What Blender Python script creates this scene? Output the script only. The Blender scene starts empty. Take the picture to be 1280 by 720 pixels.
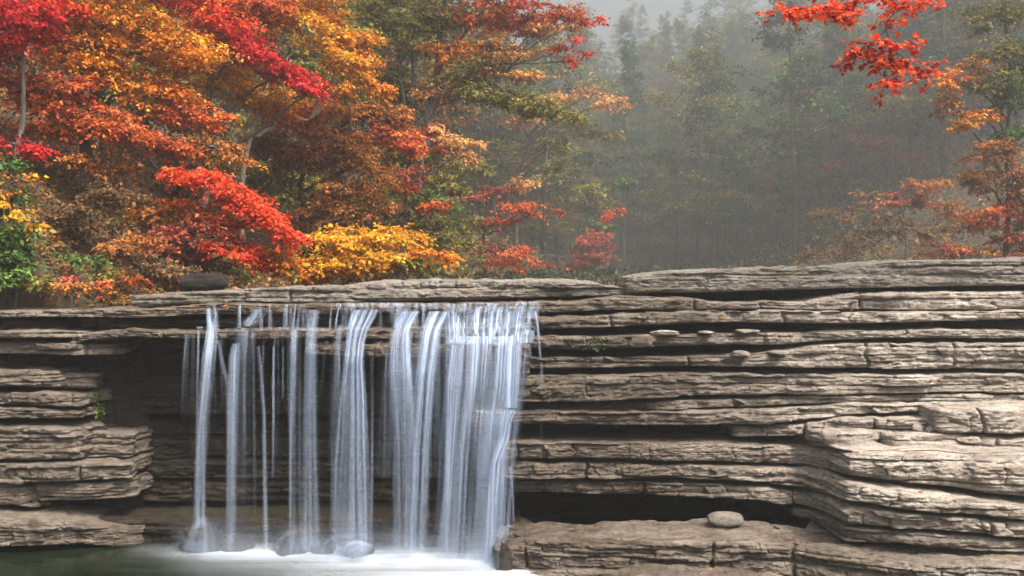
import bpy, math, random
import numpy as np

random.seed(11)
RNG = np.random.default_rng(7)
R = math.radians
SC = bpy.context.scene
COL = SC.collection

# ------------------------------------------------------------------ camera frame
FPX = 1244.0          # focal length in photo pixels (1280 wide)
CAMZ = 3.94           # lens height above the pool
HOR = 340.0           # photo row of the horizon


def at(px, py, d):
    """point at depth d (metres from the lens) seen at photo pixel px, py"""
    return np.array([(px - 640.0) / FPX * d, d, CAMZ - (py - HOR) / FPX * d])


# ------------------------------------------------------------------ small helpers
def tag(o, label=None, cat=None, group=None, kind=None):
    if label:
        o['label'] = label
    if cat:
        o['category'] = cat
    if group:
        o['group'] = group
    if kind:
        o['kind'] = kind
    return o


def empty(name, loc, label, cat, group=None):
    o = bpy.data.objects.new(name, None)
    o.empty_display_size = 0.2
    COL.objects.link(o)
    o.location = [float(v) for v in loc]
    return tag(o, label, cat, group)


def mesh_obj(name, V, quads=None, tris=None, mat=None, parent=None, smooth=True, attrs=None, colors=None, polys=None):
    """one mesh object out of numpy arrays; V are world coordinates, stored relative to the parent's origin"""
    V = np.asarray(V, dtype=np.float32)
    org = np.zeros(3, np.float32)
    if parent is not None:
        p = parent
        while p is not None:
            org = org + np.array(p.location, np.float32)
            p = p.parent
    me = bpy.data.meshes.new(name)
    if polys is not None:
        loops, starts, totals = polys
    else:
        parts, totals = [], []
        if quads is not None and len(quads):
            q = np.asarray(quads, np.int32).reshape(-1, 4)
            parts.append(q.ravel())
            totals.append(np.full(len(q), 4, np.int32))
        if tris is not None and len(tris):
            t = np.asarray(tris, np.int32).reshape(-1, 3)
            parts.append(t.ravel())
            totals.append(np.full(len(t), 3, np.int32))
        loops = np.concatenate(parts)
        totals = np.concatenate(totals)
        starts = np.concatenate([[0], np.cumsum(totals)[:-1]]).astype(np.int32)
    me.vertices.add(len(V))
    me.vertices.foreach_set('co', (V - org).ravel())
    me.loops.add(len(loops))
    me.loops.foreach_set('vertex_index', loops.astype(np.int32))
    me.polygons.add(len(totals))
    me.polygons.foreach_set('loop_start', starts.astype(np.int32))
    me.polygons.foreach_set('loop_total', totals.astype(np.int32))
    if smooth:
        me.polygons.foreach_set('use_smooth', np.ones(len(totals), bool))
    if attrs:
        for k, a in attrs.items():
            at_ = me.attributes.new(k, 'FLOAT', 'POINT')
            at_.data.foreach_set('value', np.asarray(a, np.float32).ravel())
    if colors is not None:
        ca = me.attributes.new('tint', 'FLOAT_COLOR', 'POINT')
        c4 = np.ones((len(V), 4), np.float32)
        c4[:, :3] = colors
        ca.data.foreach_set('color', c4.ravel())
    me.update(calc_edges=True)
    me.validate(verbose=False)
    if mat:
        me.materials.append(mat)
    o = bpy.data.objects.new(name, me)
    COL.objects.link(o)
    if parent is not None:
        o.parent = parent
    return o


def hash01(ix, iy, iz, seed=0):
    h = (ix.astype(np.int64) * 374761393 + iy.astype(np.int64) * 668265263 + iz.astype(np.int64) * 2147483647
         + seed * 974634777) & 0xFFFFFFFF
    h = h.astype(np.uint32)
    h ^= h >> np.uint32(15)
    h *= np.uint32(2246822519)
    h ^= h >> np.uint32(13)
    h *= np.uint32(3266489917)
    h ^= h >> np.uint32(16)
    return h.astype(np.float32) / np.float32(4294967295.0)


def noise(x, y=None, z=None, seed=0):
    """value noise in -1..1"""
    x = np.asarray(x, np.float64)
    y = np.zeros_like(x) if y is None else np.asarray(y, np.float64) + np.zeros_like(x)
    x0 = np.floor(x); y0 = np.floor(y)
    fx = x - x0; fy = y - y0
    ux = fx * fx * (3 - 2 * fx); uy = fy * fy * (3 - 2 * fy)
    if z is None:
        zi = np.zeros_like(x)
        a = hash01(x0, y0, zi, seed); b = hash01(x0 + 1, y0, zi, seed)
        c = hash01(x0, y0 + 1, zi, seed); d = hash01(x0 + 1, y0 + 1, zi, seed)
        v = (a * (1 - ux) + b * ux) * (1 - uy) + (c * (1 - ux) + d * ux) * uy
    else:
        z = np.asarray(z, np.float64) + np.zeros_like(x)
        z0 = np.floor(z); fz = z - z0; uz = fz * fz * (3 - 2 * fz)
        v = 0
        for k, wz in ((0, 1 - uz), (1, uz)):
            a = hash01(x0, y0, z0 + k, seed); b = hash01(x0 + 1, y0, z0 + k, seed)
            c = hash01(x0, y0 + 1, z0 + k, seed); d = hash01(x0 + 1, y0 + 1, z0 + k, seed)
            v = v + wz * ((a * (1 - ux) + b * ux) * (1 - uy) + (c * (1 - ux) + d * ux) * uy)
    return v * 2 - 1


def fbm(x, y=None, z=None, seed=0, oct=4, gain=0.5):
    s = 0; a = 1.0; t = 0; f = 1.0
    for k in range(oct):
        s = s + a * noise(np.asarray(x) * f, None if y is None else np.asarray(y) * f,
                          None if z is None else np.asarray(z) * f, seed + 31 * k)
        t += a; a *= gain; f *= 2.03
    return s / t


def sstep(a, b, x):
    t = np.clip((np.asarray(x, float) - a) / (b - a), 0, 1)
    return t * t * (3 - 2 * t)


def grid_quads(nr, nc):
    i = np.arange(nr - 1)[:, None] * nc + np.arange(nc - 1)[None, :]
    return np.stack([i, i + 1, i + nc + 1, i + nc], -1).reshape(-1, 4)


# ------------------------------------------------------------------ materials
def new_mat(name):
    m = bpy.data.materials.new(name)
    m.use_nodes = True
    nt = m.node_tree
    nt.nodes.clear()
    out = nt.nodes.new('ShaderNodeOutputMaterial')
    return m, nt, nt.nodes, nt.links, out


def ramp(nodes, stops):
    r = nodes.new('ShaderNodeValToRGB')
    el = r.color_ramp.elements
    while len(el) < len(stops):
        el.new(0.5)
    for e, (p, c) in zip(el, stops):
        e.position = p
        e.color = (*c, 1)
    return r


def rock_material(name, dark, mid, pale, wet_shade_col, rough=0.85, lichen=0.5, moss=0.0, scale=1.0):
    m, nt, N, L, out = new_mat(name)
    geo = N.new('ShaderNodeNewGeometry')

    def mapped(sx, sy, sz):
        mp = N.new('ShaderNodeMapping')
        mp.inputs['Scale'].default_value = (sx, sy, sz)
        L.new(geo.outputs['Position'], mp.inputs['Vector'])
        return mp.outputs['Vector']

    def tex(vec, sc, det, ro=0.55, dis=0.0):
        n = N.new('ShaderNodeTexNoise')
        n.inputs['Scale'].default_value = sc
        n.inputs['Detail'].default_value = det
        n.inputs['Roughness'].default_value = ro
        n.inputs['Distortion'].default_value = dis
        L.new(vec, n.inputs['Vector'])
        return n.outputs['Fac']

    def mix(fac, a, b, mode='MIX'):
        x = N.new('ShaderNodeMix')
        x.data_type = 'RGBA'
        x.blend_type = mode
        for s, v in ((0, fac), (6, a), (7, b)):
            if isinstance(v, (int, float)):
                x.inputs[s].default_value = v
            elif isinstance(v, tuple):
                x.inputs[s].default_value = (*v, 1)
            else:
                L.new(v, x.inputs[s])
        return x.outputs[2]

    bed = tex(mapped(1.1 * scale, 4.5 * scale, 11 * scale), 2.2, 8, 0.68, 0.3)
    base = ramp(N, [(0.28, dark), (0.47, mid), (0.66, pale)])
    L.new(bed, base.inputs['Fac'])
    col = base.outputs['Color']
    blotch = tex(mapped(1.0, 1.0, 2.2), 1.3, 6, 0.6)
    br = ramp(N, [(0.36, (0.66, 0.61, 0.56)), (0.6, (1.08, 1.04, 1.0))])
    L.new(blotch, br.inputs['Fac'])
    col = mix(0.75, col, br.outputs['Color'], 'MULTIPLY')
    # iron-brown seams
    rust = tex(mapped(0.7, 0.7, 9), 1.7, 5, 0.6)
    rr = ramp(N, [(0.56, (0, 0, 0)), (0.72, (1, 1, 1))])
    L.new(rust, rr.inputs['Fac'])
    rm = N.new('ShaderNodeMath'); rm.operation = 'MULTIPLY'; rm.inputs[1].default_value = 0.75
    L.new(rr.outputs['Color'], rm.inputs[0])
    col = mix(rm.outputs[0], col, (0.23, 0.145, 0.085))
    # dark stain streaks running down
    st = tex(mapped(3.2, 3.2, 0.45), 1.0, 5, 0.65)
    sr = ramp(N, [(0.56, (0, 0, 0)), (0.72, (1, 1, 1))])
    L.new(st, sr.inputs['Fac'])
    sm = N.new('ShaderNodeMath'); sm.operation = 'MULTIPLY'; sm.inputs[1].default_value = 0.72
    L.new(sr.outputs['Color'], sm.inputs[0])
    col = mix(sm.outputs[0], col, tuple(c * 0.45 for c in dark))
    # lichen crust, small pale spots
    li = tex(mapped(1, 1, 1.6), 9.0, 7, 0.72)
    lr = ramp(N, [(0.57, (0, 0, 0)), (0.66, (1, 1, 1))])
    L.new(li, lr.inputs['Fac'])
    lm = N.new('ShaderNodeMath'); lm.operation = 'MULTIPLY'; lm.inputs[1].default_value = lichen
    L.new(lr.outputs['Color'], lm.inputs[0])
    col = mix(lm.outputs[0], col, (0.46, 0.43, 0.39))
    sp = tex(mapped(1, 1, 1.3), 26.0, 4, 0.7)
    spr = ramp(N, [(0.34, (0.48, 0.45, 0.42)), (0.50, (1, 1, 1)), (0.68, (1.25, 1.25, 1.22))])
    L.new(sp, spr.inputs['Fac'])
    col = mix(0.8, col, spr.outputs['Color'], 'MULTIPLY')
    if moss > 0:
        mo = tex(mapped(0.6, 0.6, 2.0), 2.0, 6, 0.65)
        mr = ramp(N, [(0.47, (0, 0, 0)), (0.62, (1, 1, 1))])
        L.new(mo, mr.inputs['Fac'])
        mm = N.new('ShaderNodeMath'); mm.operation = 'MULTIPLY'; mm.inputs[1].default_value = moss
        L.new(mr.outputs['Color'], mm.inputs[0])
        col = mix(mm.outputs[0], col, (0.10, 0.105, 0.055))
    wa = N.new('ShaderNodeAttribute'); wa.attribute_name = 'wet'  # real wetness, with the painted mid-cliff shade mixed in
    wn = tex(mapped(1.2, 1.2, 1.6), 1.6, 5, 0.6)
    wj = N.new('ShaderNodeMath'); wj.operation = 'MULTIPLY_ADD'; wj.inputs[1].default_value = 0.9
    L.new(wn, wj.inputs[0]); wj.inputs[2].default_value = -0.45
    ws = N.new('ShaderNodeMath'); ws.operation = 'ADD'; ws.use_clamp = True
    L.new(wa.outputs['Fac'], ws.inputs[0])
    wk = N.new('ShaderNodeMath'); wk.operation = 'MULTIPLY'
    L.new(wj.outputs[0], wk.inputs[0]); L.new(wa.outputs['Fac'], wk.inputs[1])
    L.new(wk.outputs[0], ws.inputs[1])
    darkened = mix(0.9, col, wet_shade_col, 'MULTIPLY')
    col = mix(ws.outputs[0], col, darkened)

    b1 = tex(mapped(1, 1, 3.2), 22, 10, 0.72)
    b2 = tex(mapped(1, 1, 6), 60, 6, 0.7)
    bs = N.new('ShaderNodeMath'); bs.operation = 'MULTIPLY_ADD'; bs.inputs[1].default_value = 0.45
    L.new(b2, bs.inputs[0]); L.new(b1, bs.inputs[2])
    bump = N.new('ShaderNodeBump')
    bump.inputs['Strength'].default_value = 1.0
    bump.inputs['Distance'].default_value = 0.05
    L.new(bs.outputs[0], bump.inputs['Height'])
    p = N.new('ShaderNodeBsdfPrincipled')
    L.new(col, p.inputs['Base Color'])
    rgh = N.new('ShaderNodeMapRange')
    rgh.inputs['From Min'].default_value = 0; rgh.inputs['From Max'].default_value = 1
    rgh.inputs['To Min'].default_value = rough; rgh.inputs['To Max'].default_value = 0.33
    L.new(ws.outputs[0], rgh.inputs['Value'])
    L.new(rgh.outputs[0], p.inputs['Roughness'])
    p.inputs['Specular IOR Level'].default_value = 0.35
    L.new(bump.outputs['Normal'], p.inputs['Normal'])
    L.new(p.outputs[0], out.inputs['Surface'])
    return m


def leaf_material(name, trans=0.35):
    m, nt, N, L, out = new_mat(name)
    a = N.new('ShaderNodeAttribute'); a.attribute_name = 'tint'
    d = N.new('ShaderNodeBsdfDiffuse')
    t = N.new('ShaderNodeBsdfTranslucent')
    g = N.new('ShaderNodeBsdfGlossy'); g.inputs['Roughness'].default_value = 0.45
    g.inputs['Color'].default_value = (0.9, 0.9, 0.9, 1)
    L.new(a.outputs['Color'], d.inputs['Color'])
    L.new(a.outputs['Color'], t.inputs['Color'])
    x = N.new('ShaderNodeMixShader'); x.inputs[0].default_value = trans
    L.new(d.outputs[0], x.inputs[1]); L.new(t.outputs[0], x.inputs[2])
    y = N.new('ShaderNodeMixShader'); y.inputs[0].default_value = 0.012
    L.new(x.outputs[0], y.inputs[1]); L.new(g.outputs[0], y.inputs[2])
    L.new(y.outputs[0], out.inputs['Surface'])
    return m


def bark_material(name, c1, c2):
    m, nt, N, L, out = new_mat(name)
    tc = N.new('ShaderNodeNewGeometry')
    mp = N.new('ShaderNodeMapping'); mp.inputs['Scale'].default_value = (9, 9, 2)
    L.new(tc.outputs['Position'], mp.inputs['Vector'])
    n = N.new('ShaderNodeTexNoise'); n.inputs['Scale'].default_value = 3; n.inputs['Detail'].default_value = 6
    L.new(mp.outputs[0], n.inputs['Vector'])
    r = ramp(N, [(0.3, c1), (0.7, c2)])
    L.new(n.outputs['Fac'], r.inputs['Fac'])
    b = N.new('ShaderNodeBump'); b.inputs['Strength'].default_value = 0.7; b.inputs['Distance'].default_value = 0.02
    L.new(n.outputs['Fac'], b.inputs['Height'])
    p = N.new('ShaderNodeBsdfPrincipled'); p.inputs['Roughness'].default_value = 0.9
    L.new(r.outputs[0], p.inputs['Base Color']); L.new(b.outputs[0], p.inputs['Normal'])
    L.new(p.outputs[0], out.inputs['Surface'])
    return m


def ground_material():
    m, nt, N, L, out = new_mat('leaf_strewn_soil')
    geo = N.new('ShaderNodeNewGeometry')
    n1 = N.new('ShaderNodeTexNoise'); n1.inputs['Scale'].default_value = 7; n1.inputs['Detail'].default_value = 8
    n1.inputs['Roughness'].default_value = 0.7
    n2 = N.new('ShaderNodeTexNoise'); n2.inputs['Scale'].default_value = 0.6; n2.inputs['Detail'].default_value = 4
    L.new(geo.outputs['Position'], n1.inputs['Vector']); L.new(geo.outputs['Position'], n2.inputs['Vector'])
    r1 = ramp(N, [(0.3, (0.018, 0.012, 0.008)), (0.5, (0.05, 0.030, 0.016)), (0.68, (0.10, 0.05, 0.022))])
    r2 = ramp(N, [(0.35, (0.05, 0.06, 0.02)), (0.65, (0.11, 0.06, 0.03))])
    L.new(n1.outputs['Fac'], r1.inputs['Fac']); L.new(n2.outputs['Fac'], r2.inputs['Fac'])
    x = N.new('ShaderNodeMix'); x.data_type = 'RGBA'; x.inputs[0].default_value = 0.4
    L.new(r1.outputs[0], x.inputs[6]); L.new(r2.outputs[0], x.inputs[7])
    b = N.new('ShaderNodeBump'); b.inputs['Strength'].default_value = 1; b.inputs['Distance'].default_value = 0.06
    L.new(n1.outputs['Fac'], b.inputs['Height'])
    p = N.new('ShaderNodeBsdfPrincipled'); p.inputs['Roughness'].default_value = 0.95
    L.new(x.outputs[2], p.inputs['Base Color']); L.new(b.outputs[0], p.inputs['Normal'])
    L.new(p.outputs[0], out.inputs['Surface'])
    return m


def pool_material():
    m, nt, N, L, out = new_mat('pool_water')
    geo = N.new('ShaderNodeNewGeometry')
    mp = N.new('ShaderNodeMapping'); mp.inputs['Scale'].default_value = (0.5, 2.6, 1)
    L.new(geo.outputs['Position'], mp.inputs['Vector'])
    n = N.new('ShaderNodeTexNoise'); n.inputs['Scale'].default_value = 1.5; n.inputs['Detail'].default_value = 4
    L.new(mp.outputs[0], n.inputs['Vector'])
    b = N.new('ShaderNodeBump'); b.inputs['Strength'].default_value = 0.35; b.inputs['Distance'].default_value = 0.05
    L.new(n.outputs['Fac'], b.inputs['Height'])
    r = ramp(N, [(0.35, (0.004, 0.007, 0.004)), (0.7, (0.011, 0.017, 0.009))])
    L.new(n.outputs['Fac'], r.inputs['Fac'])
    p = N.new('ShaderNodeBsdfPrincipled')
    p.inputs['Roughness'].default_value = 0.13
    p.inputs['IOR'].default_value = 1.33
    L.new(r.outputs[0], p.inputs['Base Color'])
    L.new(b.outputs[0], p.inputs['Normal'])
    L.new(p.outputs[0], out.inputs['Surface'])
    return m


def foam_material(name, col, soft=True):
    """white water: the 'flow' attribute says how much of the surface is foam or falling water"""
    m, nt, N, L, out = new_mat(name)
    a = N.new('ShaderNodeAttribute'); a.attribute_name = 'flow'
    d = N.new('ShaderNodeBsdfDiffuse'); d.inputs['Color'].default_value = (*col, 1)
    t = N.new('ShaderNodeBsdfTranslucent'); t.inputs['Color'].default_value = (*col, 1)
    g = N.new('ShaderNodeBsdfGlossy'); g.inputs['Roughness'].default_value = 0.3
    x = N.new('ShaderNodeMixShader'); x.inputs[0].default_value = 0.35
    L.new(d.outputs[0], x.inputs[1]); L.new(t.outputs[0], x.inputs[2])
    y = N.new('ShaderNodeMixShader'); y.inputs[0].default_value = 0.06
    L.new(x.outputs[0], y.inputs[1]); L.new(g.outputs[0], y.inputs[2])
    tr = N.new('ShaderNodeBsdfTransparent')
    z = N.new('ShaderNodeMixShader')
    L.new(a.outputs['Fac'], z.inputs[0]); L.new(tr.outputs[0], z.inputs[1]); L.new(y.outputs[0], z.inputs[2])
    L.new(z.outputs[0], out.inputs['Surface'])
    return m


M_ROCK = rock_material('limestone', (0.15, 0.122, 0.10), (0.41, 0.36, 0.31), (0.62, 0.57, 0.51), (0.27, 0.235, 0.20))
M_CAP = rock_material('weathered_limestone', (0.13, 0.115, 0.10), (0.25, 0.225, 0.20), (0.40, 0.37, 0.34), (0.4, 0.37, 0.33), moss=0.5, lichen=0.7)
M_WET_GAP = rock_material('wet_shale_gap_shade', (0.020, 0.015, 0.010), (0.052, 0.038, 0.026), (0.095, 0.074, 0.054), (0.5, 0.46, 0.42), rough=0.6, lichen=0.12, moss=0.35)  # real wet shale, also the painted shade at the back of bedding gaps
M_DARK = rock_material('black_mossy_stone', (0.006, 0.005, 0.005), (0.014, 0.012, 0.011), (0.026, 0.023, 0.020), (0.8, 0.8, 0.8), lichen=0.0, moss=.1, rough=.95)
M_STONE = rock_material('river_stone', (0.16, 0.15, 0.13), (0.23, 0.215, 0.19), (0.31, 0.29, 0.26), (0.5, 0.5, 0.5), lichen=0.2, scale=0.35)
M_LEAF = leaf_material('autumn_leaf')
M_BARK = bark_material('grey_brown_bark', (0.035, 0.028, 0.022), (0.12, 0.10, 0.08))
M_DBARK = bark_material('dark_bark', (0.02, 0.016, 0.013), (0.06, 0.05, 0.042))
M_PALE = bark_material('pale_bark', (0.22, 0.20, 0.17), (0.42, 0.39, 0.34))
M_GROUND = ground_material()
M_POOL = pool_material()
M_WATER = foam_material('falling_water', (0.50, 0.60, 0.77))
M_FOAM = foam_material('pool_foam', (0.82, 0.87, 0.93))

# ------------------------------------------------------------------ terrain
def foot_left(y):
    return np.interp(y, [0, 14.5, 16, 22, 30, 45, 60, 90, 150, 350], [-9, -6.1, -5.6, -4.4, -3.2, -1.4, 0.3, 3, 7, 18])


def foot_right(y):
    return np.interp(y, [0, 14.5, 20, 26, 34, 60, 100, 160, 350], [10, 9.2, 12, 15, 18, 21, 25, 32, 50])


def ground_z(x, y):
    x = np.asarray(x, float); y = np.asarray(y, float)
    fl = foot_left(y); fr = foot_right(y)
    base = 3.36 + 0.006 * np.clip(y - 17, 0, 120) + 0.325 * np.clip(y - 130, 0, 400)
    l = np.clip(fl - x, 0, None); r = np.clip(x - fr, 0, None)
    bank = 0.62 * l - 0.18 * np.clip(l - 30, 0, None) + 0.55 * r - 0.15 * np.clip(r - 40, 0, None)
    bank = bank * sstep(-0.5, 3.0, np.maximum(l, r))
    z = base + bank + 0.16 * fbm(x * 0.5, y * 0.5, seed=5) + 0.05 * fbm(x * 2.1, y * 2.1, seed=8, oct=3)
    z = np.where(z > 72, 72 + 0.12 * (z - 72), z)
    ys = np.where(x < -5.9, 15.2, np.where(x > 10.6, 15.0, 16.9))
    s = sstep(0.0, 0.5, y - ys)
    side = sstep(10.5, 12.5, np.abs(x)) * 3.4 * sstep(2, 13, y)
    pool = np.maximum(-0.9 + 0.12 * fbm(x * 0.6, y * 0.6, seed=15), -0.9 + side)
    pool = np.maximum(pool, 2.5 * sstep(14, 24, np.abs(x)) - 0.9)
    sky_block = 11.0 * sstep(-5, -19, y) + 10.0 * sstep(12.5, 26, np.abs(x + 0.5)) * sstep(15.5, 8, y)  # unseen rise behind the lens and at the sides, added to block low sky
    pool = np.maximum(pool, -0.9 + sky_block)
    return pool * (1 - s) + z * s


gx = np.unique(np.concatenate([np.arange(-14, 14, 0.16), np.arange(-44, 44, 0.8), np.linspace(-260, 260, 150)]))
gy = np.unique(np.concatenate([np.arange(14.4, 34, 0.16), np.arange(-10, 90, 0.8), np.linspace(-30, 420, 130)]))
GX, GY = np.meshgrid(gx, gy)
GZ = ground_z(GX, GY)
o = mesh_obj('ground', np.stack([GX, GY, GZ], -1).reshape(-1, 3), quads=grid_quads(len(gy), len(gx)), mat=M_GROUND)
tag(o, 'leaf strewn soil of the forest floor rising as a bank left of the ledge', kind='structure')

wx = np.linspace(-22, 22, 45); wy = np.linspace(-13, 16.6, 30)
WX, WY = np.meshgrid(wx, wy)
o = mesh_obj('water', np.stack([WX, WY, 0 * WX], -1).reshape(-1, 3), quads=grid_quads(30, 45), mat=M_POOL)
tag(o, 'dark green still pool below the waterfall', kind='structure')


# ------------------------------------------------------------------ bedded rock
def bed_disp(x, z, h0, seed, amp=1.0, bed=(0.035, 0.10), joint=0.9, chip=1.0):
    """outward displacement of a bedded rock face at along-face position x and height z"""
    rng = np.random.default_rng(seed)
    zz = z + 0.016 * noise(x * 0.45, seed=seed + 3) + 0.008 * noise(x * 2.2, seed=seed + 4)
    lo, hi = float(zz.min()) - 0.3, float(zz.max()) + 0.3
    e = [lo]
    while e[-1] < hi:
        e.append(e[-1] + rng.uniform(*bed) * (1.9 if rng.random() < 0.22 else 1.0))
    e = np.array(e)
    k = np.clip(np.searchsorted(e, zz) - 1, 0, len(e) - 2)
    t = (zz - e[k]) / (e[k + 1] - e[k])
    th = e[k + 1] - e[k]
    off = noise(x * 0.9, k * 7.31, seed=seed + 5) * 0.032 + noise(x * 3.1, k * 3.77, seed=seed + 6) * 0.018
    jl = 0.25 + joint * hash01(k, k * 0, k * 0, seed + 9)
    cell = x / jl + 13.7 * hash01(k, k * 0 + 1, k * 0, seed + 10) + 0.25 * noise(zz * 14, x * 1.5, seed=seed + 2)
    ci = np.floor(cell)
    fr = cell - ci
    off = off + (hash01(ci, k, k * 0, seed + 11) - 0.5) * 0.085
    jd = np.minimum(fr, 1 - fr) * jl
    jstr = (hash01(ci + (fr > 0.5), k, k * 0, seed + 12) > 0.72)
    d = off + 0.011 * noise(x * .8, np.floor(zz / .017 + .6 * noise(x * .6, zz * 2, seed=seed + 61)) * 3.31, seed=seed + 60) + 0.006 * noise(x * 2.6, np.floor(zz / .009) * 5.17, seed=seed + 62) - jstr * 0.04 * np.exp(-(jd / 0.012) ** 2)
    gd = np.minimum(t, 1 - t) * th
    gs = np.clip(0.25 + 0.9 * noise(x * 0.8, k * 5.1, seed=seed + 13), 0, 1)
    d = d - gs * 0.05 * np.exp(-(gd / 0.009) ** 2) - 0.018 * np.abs(2 * t - 1) ** 3
    # joints that cut the whole layer
    jx = (x + 0.10 * (zz - zz.mean()) + 0.03 * noise(zz * 9, x * 2, seed=seed + 50)) / (0.7 + 0.6 * joint)
    jc = np.floor(jx + 0.3 * noise(np.floor(jx), seed=seed + 51))
    jf = jx - np.round(jx) + 0.28 * (hash01(np.round(jx), jx * 0, jx * 0, seed + 52) - .5)
    jq = hash01(np.round(jx), jx * 0, jx * 0, seed + 54)
    d = d - (0.09 * (jq > .66) + 0.004) * np.exp(-(jf * (0.7 + 0.6 * joint) / (0.010 + .012 * jq)) ** 2) + 0.05 * (hash01(np.floor(jx - 0.28 * (hash01(np.round(jx), jx * 0, jx * 0, seed + 52) - .5) * 0 + .5), jx * 0, jx * 0, seed + 53) - .5)
    # broken bites
    bn = fbm(x * 1.7, zz * 5.5, seed=seed + 14, oct=4, gain=0.6)
    d = d - chip * 0.16 * np.clip(bn - 0.22, 0, 0.5)
    rid = 1 - np.abs(fbm(x * 4.0, zz * 15, seed=seed + 15, oct=4, gain=0.6)) * 2
    d = d + 0.020 * rid
    d = d + 0.034 * fbm(x * 11, zz * 26, seed=seed + 16, oct=4, gain=0.7)
    return d * amp


def wet_shade_at(X, Y, Z):
    """wetness plus painted shade: soaked behind and beside the fall and at the waterline, middle cliff dimmed, paler further right"""
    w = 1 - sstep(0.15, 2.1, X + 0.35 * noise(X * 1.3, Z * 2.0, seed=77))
    mid_shade = 0.9 * (1 - sstep(1.4, 5.3, X))  # shade painted over the middle of the right cliff, thinning out rightward
    w = np.maximum(w, mid_shade)
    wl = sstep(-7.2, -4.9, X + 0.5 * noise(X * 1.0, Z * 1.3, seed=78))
    w = np.minimum(w, np.maximum(wl, 0.78))  # keeps the left cliff dark out to its edge
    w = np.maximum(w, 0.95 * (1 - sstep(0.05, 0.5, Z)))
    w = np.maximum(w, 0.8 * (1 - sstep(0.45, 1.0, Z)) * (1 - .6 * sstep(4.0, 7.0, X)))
    return w


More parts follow.
